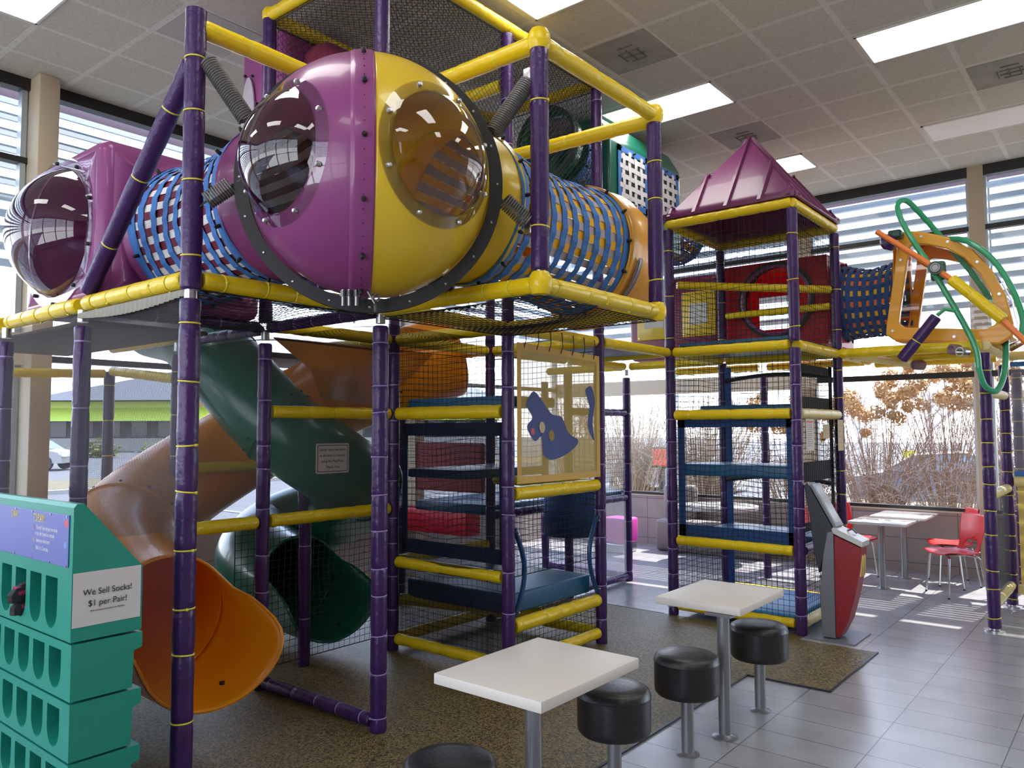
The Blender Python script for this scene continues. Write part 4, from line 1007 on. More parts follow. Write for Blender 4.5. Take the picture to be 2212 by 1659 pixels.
# ================================================================== spiral slides
def slide(label, name, pts, r, m, lipa, base, flange_s=(), seed=0, thin=1.0):
    """closed tube along a smooth path whose last part opens into a flared chute"""
    P = []
    pts = [V(p) for p in pts]
    for i in range(len(pts) - 1):
        p0, p1, p2, p3 = pts[max(i - 1, 0)], pts[i], pts[i + 1], pts[min(i + 2, len(pts) - 1)]
        for q in range(8):
            t = q / 8; P.append(.5 * ((2 * p1) + (-p0 + p2) * t + (2 * p0 - 5 * p1 + 4 * p2 - p3) * t * t + (-p0 + 3 * p1 - 3 * p2 + p3) * t ** 3))
    P.append(pts[-1])
    root = thing(name, label, 'slide', base)
    k = len(P); n = 48
    T = [(P[min(i + 1, k - 1)] - P[max(i - 1, 0)]).normalized() for i in range(k)]
    frames = []
    for i in range(k):
        s = T[i].cross(V((0, 0, 1))).normalized(); u = s.cross(T[i]); frames.append((P[i], T[i], u, s))
    def rr(i): q = min(1, max(0, (i / k - .45) / .4)); return r * (thin + (1 - thin) * q * q * (3 - 2 * q))
    g = G(); g.add([p + (u * math.cos(2 * PI * j / n) + s * math.sin(2 * PI * j / n)) * rr(i) for i, (p, t, u, s) in enumerate(frames) for j in range(n)],
                   [(i * n + j, i * n + (j + 1) % n, (i + 1) * n + (j + 1) % n, (i + 1) * n + j) for i in range(k - 1) for j in range(n)])
    g.build('tube', m, root, solid=.01, ang=60)
    # exit chute: per-angle length, cut back on top, lip flared below
    p, t, u, s = frames[-1]
    t2 = V((t.x, t.y, 0)).normalized(); rows = 14
    def ln(c):   # c: cos from top
        return lipa[0] + (lipa[1] - lipa[0]) * (.5 - .5 * math.tanh((c - .18) * 3.2)) 
    vs = []
    for i in range(rows + 1):
        for j in range(n):
            a = 2 * PI * j / n; c = math.cos(a); q = i / rows; l = ln(c) * q
            fl = 1 + .16 * max(0, q - .35) ** 2 * (1 if c < .3 else .2) * 2
            d = (u * c * (1 if c > 0 else 1 + .05 * q) + s * math.sin(a) * fl) * r * (1 if c < .2 else 1)
            vs.append(p + (t * (1 - q) + t2 * q).normalized() * l + d)
    g = G(); g.add(vs, [(i * n + j, i * n + (j + 1) % n, (i + 1) * n + (j + 1) % n, (i + 1) * n + j) for i in range(rows) for j in range(n)])
    ch = g.build('exit_chute', m, root, solid=.014, ang=60)
    lip = vs[rows * n:]; g = G(); g.tube(lip + lip[:1], .010, 6, cap=False); g.build('rolled_lip', m, ch)
    g = G(); b_ = P[-1] + t2 * lipa[1] * .72 + s * (-.30) * r - V((0, 0, r * .86)); 
    g.tube([b_ + V((0, 0, .012)), b_ + V((0, 0, .03))], .016, 10); g.build('bolt', BLK, ch)
    for fi in flange_s:
        pp, tt, uu, ss = frames[fi]; g = G(); g.ring(pp, tt, rr(fi) + .008, .014, 48, 4, flat=.016); fo = g.build('joint_flange', m, root)
        g = G()
        for q in range(12):
            a = 2 * PI * q / 12; c = pp + (uu * math.cos(a) + ss * math.sin(a)) * (rr(fi) - .004) - tt * .05
            g.tube([c - tt * .0, c + (uu * math.cos(a) + ss * math.sin(a)) * .02], .010, 7)
        g.build('bolts', BLK, fo)
    return root
slide('orange spiral tube slide with open yellow orange mouth at lower left', 'spiral_slide',
      [(-5.25, 5.5, 2.50), (-5.55, 4.95, 2.30), (-6.10, 4.45, 2.0), (-6.45, 3.95, 1.62), (-6.42, 3.35, 1.30), (-6.10, 2.80, 1.02), (-5.60, 2.52, .82), (-5.10, 2.46, .67), (-4.80, 2.45, .62)], .395, PLO, (.0, .70), (-5.3, 3.3, 0), (8, 17, 40), seed=1)
slide('dark green spiral tube slide with open mouth, wound behind the orange one', 'spiral_slide',
      [(-7.0, 3.45, 2.78), (-6.45, 3.50, 2.64), (-5.90, 3.55, 2.25), (-5.46, 3.72, 1.82), (-5.22, 4.08, 1.50), (-5.42, 4.62, 1.26), (-6.00, 4.78, 1.05), (-6.42, 4.42, .82), (-6.25, 4.08, .66), (-5.85, 4.0, .56), (-5.6, 3.99, .52)], .385, PLG, (.0, .60), (-5.8, 3.8, 0), (14, 24, 38), seed=2, thin=.84)
g = G(); g.add([(X2 - .06, Y1 + .1, 2.46), (X2 - .1, Y2 + .55, 2.46), (X2 - .5, Y2 + .3, 2.0), (X2 - .35, Y1 + .75, 2.05), (X2 - .15, Y1 + .5, 2.25)], [(0, 1, 2, 3, 4)])
tag(g.build('slide_hood', PLO, solid=.01), 'sloping orange plastic hood over the top of the orange slide', 'hood')
# sock notice on the screen
def plate(name, label, o, x, y, w, h, m, lines, size, cat='sign', lead=1.25, border=False, r=.012, t=.004, ink=INK, kind=None):
    o, x, y = V(o), V(x).normalized(), V(y).normalized(); z = x.cross(y)
    root = thing(name, label, cat, o)
    g = G(); pts = []
    for cx, cy, a0 in ((w / 2 - r, h / 2 - r, 0), (-w / 2 + r, h / 2 - r, 90), (-w / 2 + r, -h / 2 + r, 180), (w / 2 - r, -h / 2 + r, 270)):
        for k in range(5): a = math.radians(a0 + k * 22.5); pts.append((cx + r * math.cos(a), cy + r * math.sin(a)))
    g.prism(pts, lambda a, b, q: o + x * a + y * b + z * q, t); g.build('board', m, root, smooth=False)
    if border:
        g = G(); k = len(pts); e = .93
        vs = [o + x * a * (1 - .012 / w * 2) + y * b * (1 - .012 / h * 2) + z * (t + .0006) for a, b in pts] + [o + x * a * (1 - .017 / w * 2) + y * b * (1 - .017 / h * 2) + z * (t + .0006) for a, b in pts]
        g.add(vs, [(i, (i + 1) % k, k + (i + 1) % k, k + i) for i in range(k)]); g.build('border_line', ink, root, smooth=False)
    for (s, sz, dy) in lines:
        text('lettering', s, sz, ink, frame4(o + y * dy + z * (t + .0005), x, y), root)
    return root
SIGNP = mat('sign_pale', (.42, .37, .36), .6)
plate('sock_notice', 'small rounded notice about socks hung on the dark screen', (X2 + .03, 3.735, 1.575), (0, 1, 0), (0, 0, 1), .305, .225, SIGNP,
      [('Socks must be worn', .0295, .057), ('at all times for anyone', .0262, .014), ('using the PlayPlace.', .0275, -.029), ('Thank You', .0285, -.074)], 0, border=True)

# dark interior pieces seen through the nets
g = G(); g.rbox((-7.55, 6.95, .50), (-6.35, 7.20, .80), .03); tag(g.build('plastic_barrier', PLR), 'low red plastic barrier deep behind the climbing nets', 'barrier')
g = G(); g.rbox((-7.55, 7.22, 1.0), (-6.35, 7.30, 1.62), .03); tag(g.build('mesh_partition', mat('red_mesh', (.16, .02, .02), .8)), 'dark red mesh partition deep behind the climbing nets', 'partition')
r = thing('crawl_tube', 'dark blue upright tube behind the lower net beside the banner', 'tube', (-4.6, 6.2, .4))
g = G(); g.lathe((-4.45, 6.4, .75), [(.27, 0), (.27, .5), (.24, .5)], 32); g.build('shell', BW, r, solid=.01)
# ================================================================== lookout tower with pyramid roof
tw = thing('lookout_tower', 'four post netted climbing tower with blue decks and a purple pyramid roof', 'climbing tower', (-2.99, 7.49, 0))
for x, y, z0, z1, s in ((X1, Y4, 0, Z3 - .05, 1), (X0, Y4, 0, Z3 - .05, 2), (X0, Y5, 0, Z3 - .05, 3), (X1, Y5, 0, Z3 - .05, 4)):
    post(x, y, z0, 2.5, tw, LILAC if s != 3 else YTIE, .048, gap=.24, seed=s + 20, ind=s < 4); post(x, y, 2.56, z1, tw, YTIE, .047, gap=.36, seed=s + 30, ind=s < 4)
TS = [((X1, Y4), (X0, Y4)), ((X0, Y4), (X0, Y5)), ((X1, Y5), (X0, Y5)), ((X1, Y4), (X1, Y5))]
for k, (a, b) in enumerate(TS):
    for z in (Z3, Z2, 1.92): bar((*a, z), (*b, z), tw, YEL if k != 1 or z != 1.92 else YEL_SUNLIT, r=.048 if z != Z3 else .046, cut=.05 if z != Z3 else 0)
bar((X1, Y4, .72), (X0, Y4, .72), tw); bar((X0, Y4, .72), (X0, Y5, .72), tw, PURP, LILAC); bar((X0, Y4, .10), (X0, Y5, .10), tw, YEL_SUNLIT, YTIE)
bar((X1, Y4, .10), (X0, Y4, .10), tw, r=.042); bar((X1, Y5, .10), (X0, Y5, .10), tw, r=.042)
bar((X1 + .02, Y4 + .02, 3.20), (X0, Y5, 3.18), tw, r=.04); bar((X1, Y5, 3.02), (X0, Y5, 3.02), tw, r=.036)
for k, (a, b) in enumerate(TS):
    u = V((b[0] - a[0], b[1] - a[1], 0))
    net('net_panel', (*a, .14), u, (0, 0, 2.36), tw, .05 if k < 2 else .055, .0021, sag=.014, seed=40 + k)
    net('net_panel', (*a, 2.58), u, (0, 0, 1.18), tw, .055, .0021, sag=.014, seed=50 + k)
net('net_panel', (X1, Y4, 3.6), (1.22, 0, 0), (0, 1.22, 0), tw, .05, .0016, sag=.05, seed=60)
for z, a, b in ((.15, (0, 0), (1, 1)), (.78, (0, .45), (1, 1)), (1.45, (0, 0), (1, .55)), (2.02, (0, .4), (1, 1)), (2.62, (0, 0), (1, 1))):
    deck((X1 + .07 + 1.08 * a[0], Y4 + .05 + 1.10 * a[1]), (X1 + .07 + 1.08 * b[0], Y4 + .05 + 1.10 * b[1]), z, .11 if z < 2 else .07, PLB_LIT if z < .5 else PLB, tw)
g = G(); W_ = .07
for a, b in (((X1 + .05, .76), (X0 - .04, .87)), ((X1 + .05, 1.80), (X0 - .04, 1.88)), ((X1 + .05, .76), (X1 + .05 + W_, 1.88)), ((X0 - .04 - W_, .76), (X0 - .04, 1.88))): g.bb((a[0], Y4 + .045, a[1]), (b[0], Y4 + .05, b[1]))
g.build('cloth_border', BW, tw, smooth=False)
g = G()
for a, b in (((Y4 + .05, .85), (Y5 - .04, .93)), ((Y4 + .05, 1.30), (Y5 - .04, 1.48)), ((Y5 - .14, .1), (Y5 - .04, 2.4)), ((Y4 + .05, 2.30), (Y5 - .04, 2.38)), ((Y4 + .05, 1.96), (Y5 - .04, 2.08))): g.bb((X0 - .055, a[0], a[1]), (X0 - .05, b[0], b[1]))
g.build('cloth_border', mat('cloth_charcoal', (.02, .022, .026), .8), tw, smooth=False)
g = G()   # corner cloth and strap by the back post
g.bb((X1 + .05, Y5 - .06, .1), (X1 + .12, Y5 - .05, 2.45)); g.build('cloth_strip', BW, tw, smooth=False)
for z in (2.30, 1.24):
    g = G(); g.tube([(X1 + .06 + (X0 - X1 - .12) * i / 12, Y5 - .07, z + .05 * math.sin(PI * i / 12)) for i in range(13)], .022, 8); g.build('arched_strap', BLK, tw)
# roof
AP = V((-2.99, 7.49, 4.70)); RX0, RX1, RY0, RY1, RZ = -3.63, -2.34, 6.86, 8.12, 3.85
rfc = [V((RX0, RY0, RZ)), V((RX1, RY0, RZ)), V((RX1, RY1, RZ)), V((RX0, RY1, RZ))]
g = G()
for i in range(4):
    a, b = rfc[i], rfc[(i + 1) % 4]; g.grid(lambda s, t: (a.lerp(b, s)).lerp(AP, t * .985) , 8, 8)
roof = g.build('roof', PLUM, tw, solid=.012, ang=25)
g = G()
for i in range(4):
    a, b = rfc[i], rfc[(i + 1) % 4]; nrm = (b - a).cross(AP - a).normalized()
    if nrm.z < 0: nrm = -nrm
    up_ = AP - a.lerp(b, .5)
    for s in (.045, .25, .5, .75, .955):
        p = a.lerp(b, s); q = p + up_ * min(.985, 2 * min(s, 1 - s) + .05)
        # standing rib: trapezoid bar lying on the panel
        d = (q - p).normalized(); sd = nrm.cross(d); w0, w1, hh = .030, .017, .036
        vs = [p + sd * w0, p - sd * w0, p - sd * w1 + nrm * hh, p + sd * w1 + nrm * hh, q + sd * w0 * .6, q - sd * w0 * .6, q - sd * w1 * .6 + nrm * hh, q + sd * w1 * .6 + nrm * hh]
        g.add(vs, [(0, 1, 2, 3), (4, 7, 6, 5), (0, 4, 5, 1), (1, 5, 6, 2), (2, 6, 7, 3), (3, 7, 4, 0)])
    g.prism([(0, 0), (1, 0), (1, .05), (.93, .05), (.88, .015), (.12, .015), (.07, .05), (0, .05)], lambda x, z, t: a.lerp(b, x) + V((0, 0, z)) + V((nrm.x, nrm.y, 0)).normalized() * (t + .004), .012)
g.build('roof_ribs', PLUM, roof, smooth=False)
g = G(); g.lathe(AP - V((0, 0, .03)), [(.05, -.02), (.03, .02), (.006, .06), (.0005, .062)], 12); g.build('roof_tip', PLUM, roof)
# papers on the tower side
WN = mat('notice_paper', (.60, .57, .55), .7); CN = mat('notice_card', (.52, .42, .24), .7)
def paper(label, o, w, h, m, nl, title=None, head=None):
    o = V(o); r = thing('paper_notice', label, 'notice', o, group=None)
    g = G(); g.bb((o.x, o.y - w / 2, o.z - h / 2), (o.x + .003, o.y + w / 2, o.z + h / 2)); g.build('sheet', m, r, smooth=False)
    g = G(); rng = random.Random(nl)
    if head: g.bb((o.x + .003, o.y - w * .42, o.z + h * .38), (o.x + .0036, o.y + w * .42, o.z + h * .45), 1)
    for i in range(nl):
        z = o.z + h * .30 - i * h * .72 / nl; g.bb((o.x + .003, o.y - w * .38, z), (o.x + .0036, o.y - w * .38 + w * rng.uniform(.5, .78), z + h * .018), 0)
    g.build('printed_lines', [mat('grey_ink', (.25, .22, .24), .7) if 'grey_ink' not in bpy.data.materials else bpy.data.materials['grey_ink'], BANP], r, smooth=False)
paper('white printed notice with reddish heading, hung left on the tower side', (X0 + .055, Y4 + .17, 1.73), .20, .28, WN, 11, head=True)
paper('small square tan card in the middle of the tower side', (X0 + .055, Y4 + .62, 1.76), .19, .13, CN, 3)
paper('tall tan card hung at the right edge of the tower side', (X0 + .055, Y5 - .16, 1.72), .17, .30, CN, 4, head=False)

# ================================================================== row of pods behind the tower
rm = thing('red_tunnel_module', 'red plastic tunnel module with round opening into the lookout tower', 'tunnel', (-3.0, 8.65, 2.62))
x0, x1, y0, y1, z0, z1 = -3.66, -2.50, 8.22, 9.10, 2.66, 3.58
g = G(); c = V((-3.03, y0, 3.16)); holed(g, [V((x0, y0, z0)), V((x1, y0, z1))], c, V((1, 0, 0)), V((0, 0, 1)), (.37, .37))
g.add([(x0, y0, z0), (x1, y0, z0), (x1, y1, z0), (x0, y1, z0), (x0, y0, z1), (x1, y0, z1), (x1, y1, z1), (x0, y1, z1)], [(0, 3, 2, 1), (4, 5, 6, 7), (1, 2, 6, 5), (0, 4, 7, 3)])
wx0, wx1, wz0, wz1 = -3.56, -3.20, 2.96, 3.35
for a, b in (((x0, z0), (wx0, z1)), ((wx1, z0), (x1, z1)), ((wx0, z0), (wx1, wz0)), ((wx0, wz1), (wx1, z1))): g.add([(a[0], y1, a[1]), (b[0], y1, a[1]), (b[0], y1, b[1]), (a[0], y1, b[1])], [(0, 1, 2, 3)])
g.build('shell', PLR, rm, solid=.01, smooth=False)
screen('perforated_window', (wx0, y1 + .01, wz0), (wx1 - wx0, 0, 0), (0, 0, wz1 - wz0), rm, FINEC, sag=0)
g = G(); g.lathe(c, [(.37, .0), (.37, .10), (.365, .10)], 48, ax=(0, 1, 0)); g.lathe(c, [(.375, -.03), (.41, -.03), (.41, .02), (.375, .02), (.375, -.03)], 48, ax=(0, 1, 0)); g.build('opening_rim', BLK, rm)
g = G(); g.lathe(c - V((0, .035, 0)), [(.345, 0), (.38, .0)], 48, ax=(0, 1, 0)); g.build('purple_liner', PLP, rm, solid=.006)
collar(rm, V((x1, 8.66, 3.12)), (1, 0, 0), .42, .42, .03, PLR, prof=[(.40, -.02), (.42, 0), (.42, .05), (.43, .06)])
pb = thing('perforated_pod', 'purple pod with yellow perforated window panels behind the tower, left side', 'pod', (-4.2, 8.65, 2.62))
g = G(); g.rbox((-4.85, 8.22, 2.60), (-3.68, 9.1, 3.55), .07, n=4); g.build('shell', mat('moulded_wine', (.18, .012, .06), .35), pb)
for xa, xb in ((-4.72, -4.26), (-4.13, -3.71)):
    g = G(); g.rbox((xa, 8.195, 2.84), (xb, 8.222, 3.36), .012); yp = g.build('yellow_panel', PLY, pb)
    g = G(); g.bb((xa + .10, 8.19, 2.98), (xb - .1, 8.194, 3.22)); g.build('perforated_plate', mat('perforated', (.62, .62, .55), .5) if 'perforated' not in bpy.data.materials else bpy.data.materials['perforated'], yp, smooth=False)
    g = G()
    for q in (xa + .03, xb - .03):
        for z in (2.87, 3.33): g.tube([(q, 8.196, z), (q, 8.186, z)], .008, 7)
    g.build('bolts', STEEL, yp)
webtube('dark blue webbing tunnel with orange and gold gaps between red module and orange pod', (-2.44, 8.66, 3.11), (-1.86, 8.68, 3.12), .40, 6, 40, WEBD, [WEBD, WEBY, WEBD, WEBO], waist=.12, hoopw=.045, skip=.3)

# ================================================================== orange cockpit pod with rotor hoops
cp = thing('cockpit_pod', 'orange framed cockpit pod with clear rounded side window at far right', 'pod', (-1.4, 8.6, 2.55))
oute = [(-1.80, 3.68), (-1.835, 3.45), (-1.94, 2.80), (-1.95, 2.70), (-1.88, 2.64), (-1.0, 2.54), (-.90, 2.60), (-.89, 2.72), (-.94, 2.98), (-1.04, 3.22), (-1.20, 3.44), (-1.38, 3.58), (-1.58, 3.66), (-1.74, 3.70)]
cx_ = sum(p[0] for p in oute) / len(oute); cz_ = sum(p[1] for p in oute) / len(oute)
inn = [(cx_ + (a - cx_) * .765, cz_ + (b - cz_) * .755) for a, b in oute]; k = len(oute)
for yy, yb2 in ((8.20, 8.27), (9.02, 9.09)):
    g = G(); vs = [V((a, yy, b)) for a, b in oute] + [V((a, yy, b)) for a, b in inn] + [V((a, yb2, b)) for a, b in oute] + [V((a, yb2, b)) for a, b in inn]
    fs = []
    for i in range(k):
        j = (i + 1) % k; fs += [(i, j, k + j, k + i), (2 * k + i, 3 * k + i, 3 * k + j, 2 * k + j), (i, 2 * k + i, 2 * k + j, j), (k + i, k + j, 3 * k + j, 3 * k + i)]
    g.add(vs, fs); fr_ = g.build('side_frame', PLOY, cp, ang=40)
    md = fr_.modifiers.new('soft', 'BEVEL'); md.width = .014; md.segments = 3; md.limit_method = 'ANGLE'
    g = G(); g.add([V((a, yy + .03, b)) for a, b in inn], [tuple(range(k))]); g.build('clear_side', PANEF, fr_, smooth=False)
    if yy < 8.5:
        g = G()
        for t_ in (1, 3.2, 4.6, 6.5, 8, 9.5, 11, 12.3):
            i = int(t_) % k; q = t_ - int(t_); a = V((*oute[i], 0)).lerp(V((*oute[(i + 1) % k], 0)), q); a = V((cx_, cz_, 0)).lerp(a, .90); g.tube([(a.x, yy + .002, a.y), (a.x, yy - .008, a.y)], .013, 10)
        g.build('bolts', STEEL, fr_)
def strip(i0, i1, m, nm, holes=None):
    g = G(); idx = list(range(i0, i1 + 1)); vs = []
    for i in idx: a, b = oute[i % k]; vs += [V((a, 8.26, b)), V((a, 9.03, b))]
    g.add(vs, [(2 * j, 2 * j + 1, 2 * j + 3, 2 * j + 2) for j in range(len(idx) - 1)]); return g.build(nm, m, cp, solid=.01)
strip(4, 5, PLOY, 'floor_shell'); strip(10, 13, PLO, 'top_shell'); strip(13, 14, PLO, 'top_shell'); strip(5, 10, PANEF, 'clear_nose')
g = G(); holed(g, [V((-1.93, 8.26, 2.66)), V((-1.84, 9.03, 3.66))], V((-1.885, 8.66, 3.12)), V((0, 1, 0)), V((.04, 0, 1)), (.34, .38)); g.build('rear_wall', PLO, cp, solid=.01)
def gtube(name, pts, r, m, parent, closed=False, n=10):
    pts = [V(p) for p in pts]; P = []; k2 = len(pts)
    for i in range(k2 - (0 if closed else 1)):
        p0, p1, p2, p3 = (pts[(i + j - 1) % k2] if closed else pts[min(max(i + j - 1, 0), k2 - 1)] for j in range(4))
        for q in range(6):
            t = q / 6; P.append(.5 * ((2 * p1) + (-p0 + p2) * t + (2 * p0 - 5 * p1 + 4 * p2 - p3) * t * t + (-p0 + 3 * p1 - 3 * p2 + p3) * t ** 3))
    P.append(P[0] if closed else pts[-1]); g = G(); g.tube(P, r, n, cap=not closed); return g.build(name, m, parent)
ro = thing('rotor_hoops', 'tall green pipe rotor loops fixed over the orange cockpit pod', 'rotor', (-1.3, 8.1, 2.5))
gtube('long_loop', [(-1.14, 7.98, 2.32), (-1.18, 7.97, 2.57), (-1.44, 7.95, 3.16), (-1.66, 7.95, 3.60), (-1.74, 7.96, 3.80), (-1.76, 8.02, 3.93), (-1.70, 8.12, 3.96), (-1.58, 8.22, 3.80), (-1.44, 8.32, 3.58), (-1.2, 8.4, 3.2), (-1.0, 8.42, 2.75), (-.98, 8.32, 2.35), (-1.02, 8.1, 2.12), (-1.10, 8.0, 2.16), (-1.14, 7.98, 2.32)], .026, GREENP, ro)
gtube('side_loop', [(-1.42, 8.28, 3.58), (-1.22, 8.12, 3.50), (-1.02, 8.05, 3.30), (-.88, 8.02, 3.03), (-.80, 8.0, 2.75), (-.80, 8.0, 2.58), (-.70, 8.05, 2.50)], .026, GREENP, ro)
g = G(); g.rbox((-1.50, 7.955, 3.14), (-1.37, 8.02, 3.32), .03); g.tube([(-1.435, 7.97, 3.24), (-1.435, 7.86, 3.24)], .062, 24); g.build('hub_block', mat('hub_green', (.02, .10, .06), .4), ro)
g = G(); g.ring((-1.435, 7.857, 3.24), (0, 1, 0), .036, .012, 24, 8); g.tube([(-1.435, 7.86, 3.24), (-1.435, 7.85, 3.24)], .026, 20); g.build('hub_bearing', DSTEEL, ro)
tl = thing('tail_pipe', 'orange pipe with yellow foam sleeve crossing the cockpit pod', 'pipe', (-1.4, 7.9, 2.6))
gtube('pipe', [(-1.93, 7.90, 3.66), (-1.67, 7.90, 3.44), (-1.42, 7.90, 3.22), (-1.1, 7.9, 2.91), (-.92, 7.9, 2.70), (-.70, 7.9, 2.42)], .026, ORANP, tl)
pad((-1.32, 7.9, 3.13), (-.93, 7.9, 2.72), tl, 'foam_sleeve', YEL, YTIE, .05, gap=.5)
pd = thing('foam_brace', 'short slanted purple foam padded pipe under the cockpit pod', 'padded pipe', (-1.6, 7.9, 2.4))
pad((-1.445, 7.90, 2.80), (-1.75, 7.90, 2.42), pd, 'foam_sleeve', PURP, YTIE, .052, gap=.3)
g = G(); g.tube([(-1.44, 7.9, 2.81), (-1.38, 7.92, 2.86), (-1.30, 7.95, 2.84)], .018, 8); g.build('pipe_stub', GREENP, pd)
tr_ = thing('tail_rotor', 'small purple and green tail rotor on the cockpit pod', 'tail rotor', (-1.9, 8.1, 3.5))
g = G(); g.lathe((-1.85, 7.98, 3.56), [(.001, -.06), (.06, -.045), (.09, 0), (.06, .045), (.001, .06)], 20, ax=(1, -.5, .3)); g.build('rotor_disc', PURP, tr_)
g = G(); g.rbox((-1.86, 8.0, 3.60), (-1.74, 8.14, 3.68), .02); g.build('bracket', mat('bracket_green', (.01, .07, .05), .4), tr_)
# ================================================================== far right frame under the cockpit pod
rf = thing('far_play_frame', 'far right padded frame of purple posts and yellow bars carrying the cockpit pod', 'climbing frame', (-1.1, 8.7, 0))
Yr = 9.28; XR1 = -1.11
post(XR1, 8.10, .02, 2.46, rf, YTIE, .052, gap=.21, seed=71, ind=True); post(XR1, Yr, .02, 2.42, rf, YTIE, .05, gap=.2, seed=72, ind=True); post(XR1 + 1.22, Yr, .02, 2.42, rf, YTIE, .05, gap=.2)
post(XR1, 10.3, 0, 2.4, rf, YTIE, .05); post(X1, Yr, 0, 2.42, rf, LILAC, .045)
for p in ((XR1, 8.10), (XR1, Yr)):
    g = G(); g.lathe((*p, 0), [(.001, 0), (.085, 0), (.085, .012), (.045, .016), (.045, .03), (.001, .03)], 24); g.build('floor_flange', STEEL, rf)
bar((X0, 8.10, Z2), (XR1, 8.10, Z2 - .0), rf, cut=.02, r=.05); bar((X0, Yr, Z2 - .03), (XR1, Yr, Z2 - .03), rf, r=.045); bar((X0, 8.75, Z2 - .02), (XR1 - .1, 8.72, Z2 - .02), rf, r=.045)
bar((X1, Yr, Z2), (X0, Yr, Z2), rf); bar((X2, Yr, Z2), (X1, Yr, Z2), rf); bar((X0, Y5, Z2), (X0, Yr, Z2), rf, YEL_SUNLIT); bar((X0 + .12, 8.14, 2.50), (X0 + .55, 8.95, 2.44), rf, YEL_SUNLIT, YTIE, r=.036, cut=0)
bar((XR1, 8.10, Z2), (XR1, Yr, Z2), rf, YEL_SUNLIT, r=.05); bar((XR1, Yr, Z2 - .02), (XR1 + 1.22, Yr, Z2 - .02), rf, YEL_SUNLIT)
for z in (2.11, 1.18, .22): bar((XR1, 8.10, z), (XR1, Yr, z), rf, YEL_SUNLIT, r=.045, gap=.12)
for z in (1.25, .18): bar((XR1, Yr, z), (XR1 + 1.22, Yr, z), rf, YEL_SUNLIT, r=.05)
g = G(); d = V((-.5, -1, 0)).normalized(); c = V((-1.24, 8.03, 2.47)); g.lathe(c, [(.042, 0), (.042, -.09), (.034, -.09), (.034, 0)], 24, ax=-d); g.build('open_pipe_end', STEEL, rf)
screen('grey_screen', (XR1, 8.16, .26), (0, Yr - 8.22, 0), (0, 0, .88), rf, finemesh('screen_grey', (.10, .11, .12), .006, .72), seed=5)
screen('blue_edged_screen', (XR1 + .06, Yr, 1.30), (1.1, 0, 0), (0, 0, 1.15), rf, finemesh('screen_grey_open', (.22, .22, .22), .008, .55), seed=7)
for a, b in (((XR1 + .06, 1.30), (XR1 + 1.16, 1.35)), ((XR1 + .06, 2.40), (XR1 + 1.16, 2.45))):
    g = G(); g.bb((a[0], Yr - .004, a[1]), (b[0], Yr, b[1])); g.build('blue_hem', WEBB, rf, smooth=False)
g = G(); g.grid(lambda s, t: V((XR1 + .08 + 1.05 * s, Yr + .01 * math.sin(5 * s + 3 * t), .22 + .98 * t)), 8, 8)
yb_ = g.build('yellow_play_panel', BANF, rf)
# wobbly second pair of hub brackets under pod
for p in ((-1.74, 8.72, 2.42), (-1.30, 8.1, 2.50)):
    g = G(); g.tube([V(p), V(p) - V((.05, .10, 0))], .05, 18); g.ring(V(p) - V((.05, .10, 0)), (.4, 1, 0), .034, .010, 20, 6)
    g.build('bearing_bracket', mat('bracket_mauve', (.22, .13, .16), .5), rf)

# ================================================================== tables and stools
def ped_table(name, label, x0, y0, x1, y1, z, pole, t=.045, group=None, m=WHITEP):
    r = thing(name, label, 'table', (*pole, 0), group=group)
    g = G(); g.rbox((x0, y0, z - t), (x1, y1, z), .004, n=2); tp = g.build('tabletop', m, r, ang=30)
    g = G(); g.tube([(*pole, .008), (*pole, z - t - .012)], .036, 28); g.build('pole', POLEM, r)
    g = G(); g.lathe((*pole, 0), [(.001, 0), (.075, 0), (.075, .006), (.04, .016), (.036, .02)], 28); g.build('floor_plate', POLEM, r)
    g = G(); g.box((*pole, z - t - .007), (.16, .16, .012)); g.build('mounting_plate', DSTEEL, r, smooth=False)
    return r
ped_table('cafe_table', 'beige topped cafe table nearest the camera on one steel pole', -2.385, 2.40, -1.815, 3.13, .76, (-2.10, 2.72), group='cafe tables by the black stools')
ped_table('cafe_table', 'beige topped cafe table in the middle, right of the first one', -2.39, 4.33, -1.845, 5.02, .76, (-1.972, 4.378), group='cafe tables by the black stools')
def stool(loc, label):
    r = thing('round_stool', label, 'stool', loc, group='black round stools fixed to the floor')
    g = G(); R_, zb_, zt = .178, .332, .54
    g.lathe((0, 0, 0), [(.001, zb_), (R_ * .93, zb_), (R_ * .985, zb_ + .012), (R_, zb_ + .03), (R_, zt - .035)], 48); g.build('side_band', LEATH, r, local=True)
    g = G(); g.lathe((0, 0, 0), [(R_, zt - .035), (R_ + .003, zt - .031), (R_, zt - .026), (R_ * .97, zt - .008), (R_ * .86, zt + .004), (R_ * .5, zt + .010), (.001, zt + .012)], 48); g.build('seat_pad', LEATH, r, local=True, ang=50)
    g = G(); g.ring((0, 0, zt - .034), (0, 0, 1), R_, .003, 48, 6); g.build('piping', LEATH, r, local=True)
    g = G(); g.tube([(0, 0, .01), (0, 0, zb_)], .034, 24); g.build('pole', POLEM, r, local=True)
    g = G(); g.lathe((0, 0, 0), [(.001, 0), (.062, 0), (.062, .006), (.04, .014), (.034, .018)], 28); g.build('floor_plate', POLEM, r, local=True)
    return r
s0 = stool((-1.975, 4.92, 0), 'black round stool farthest right, behind the middle table')
dup(s0, (-2.03, 4.02, 0), .7, 'black round stool standing left of the middle table pole')
dup(s0, (-2.055, 3.30, 0), 1.4, 'black round stool beside the near table, right of its pole')
dup(s0, (-2.10, 2.20, 0), 2.2, 'black round stool cut by the bottom edge, only its top showing')

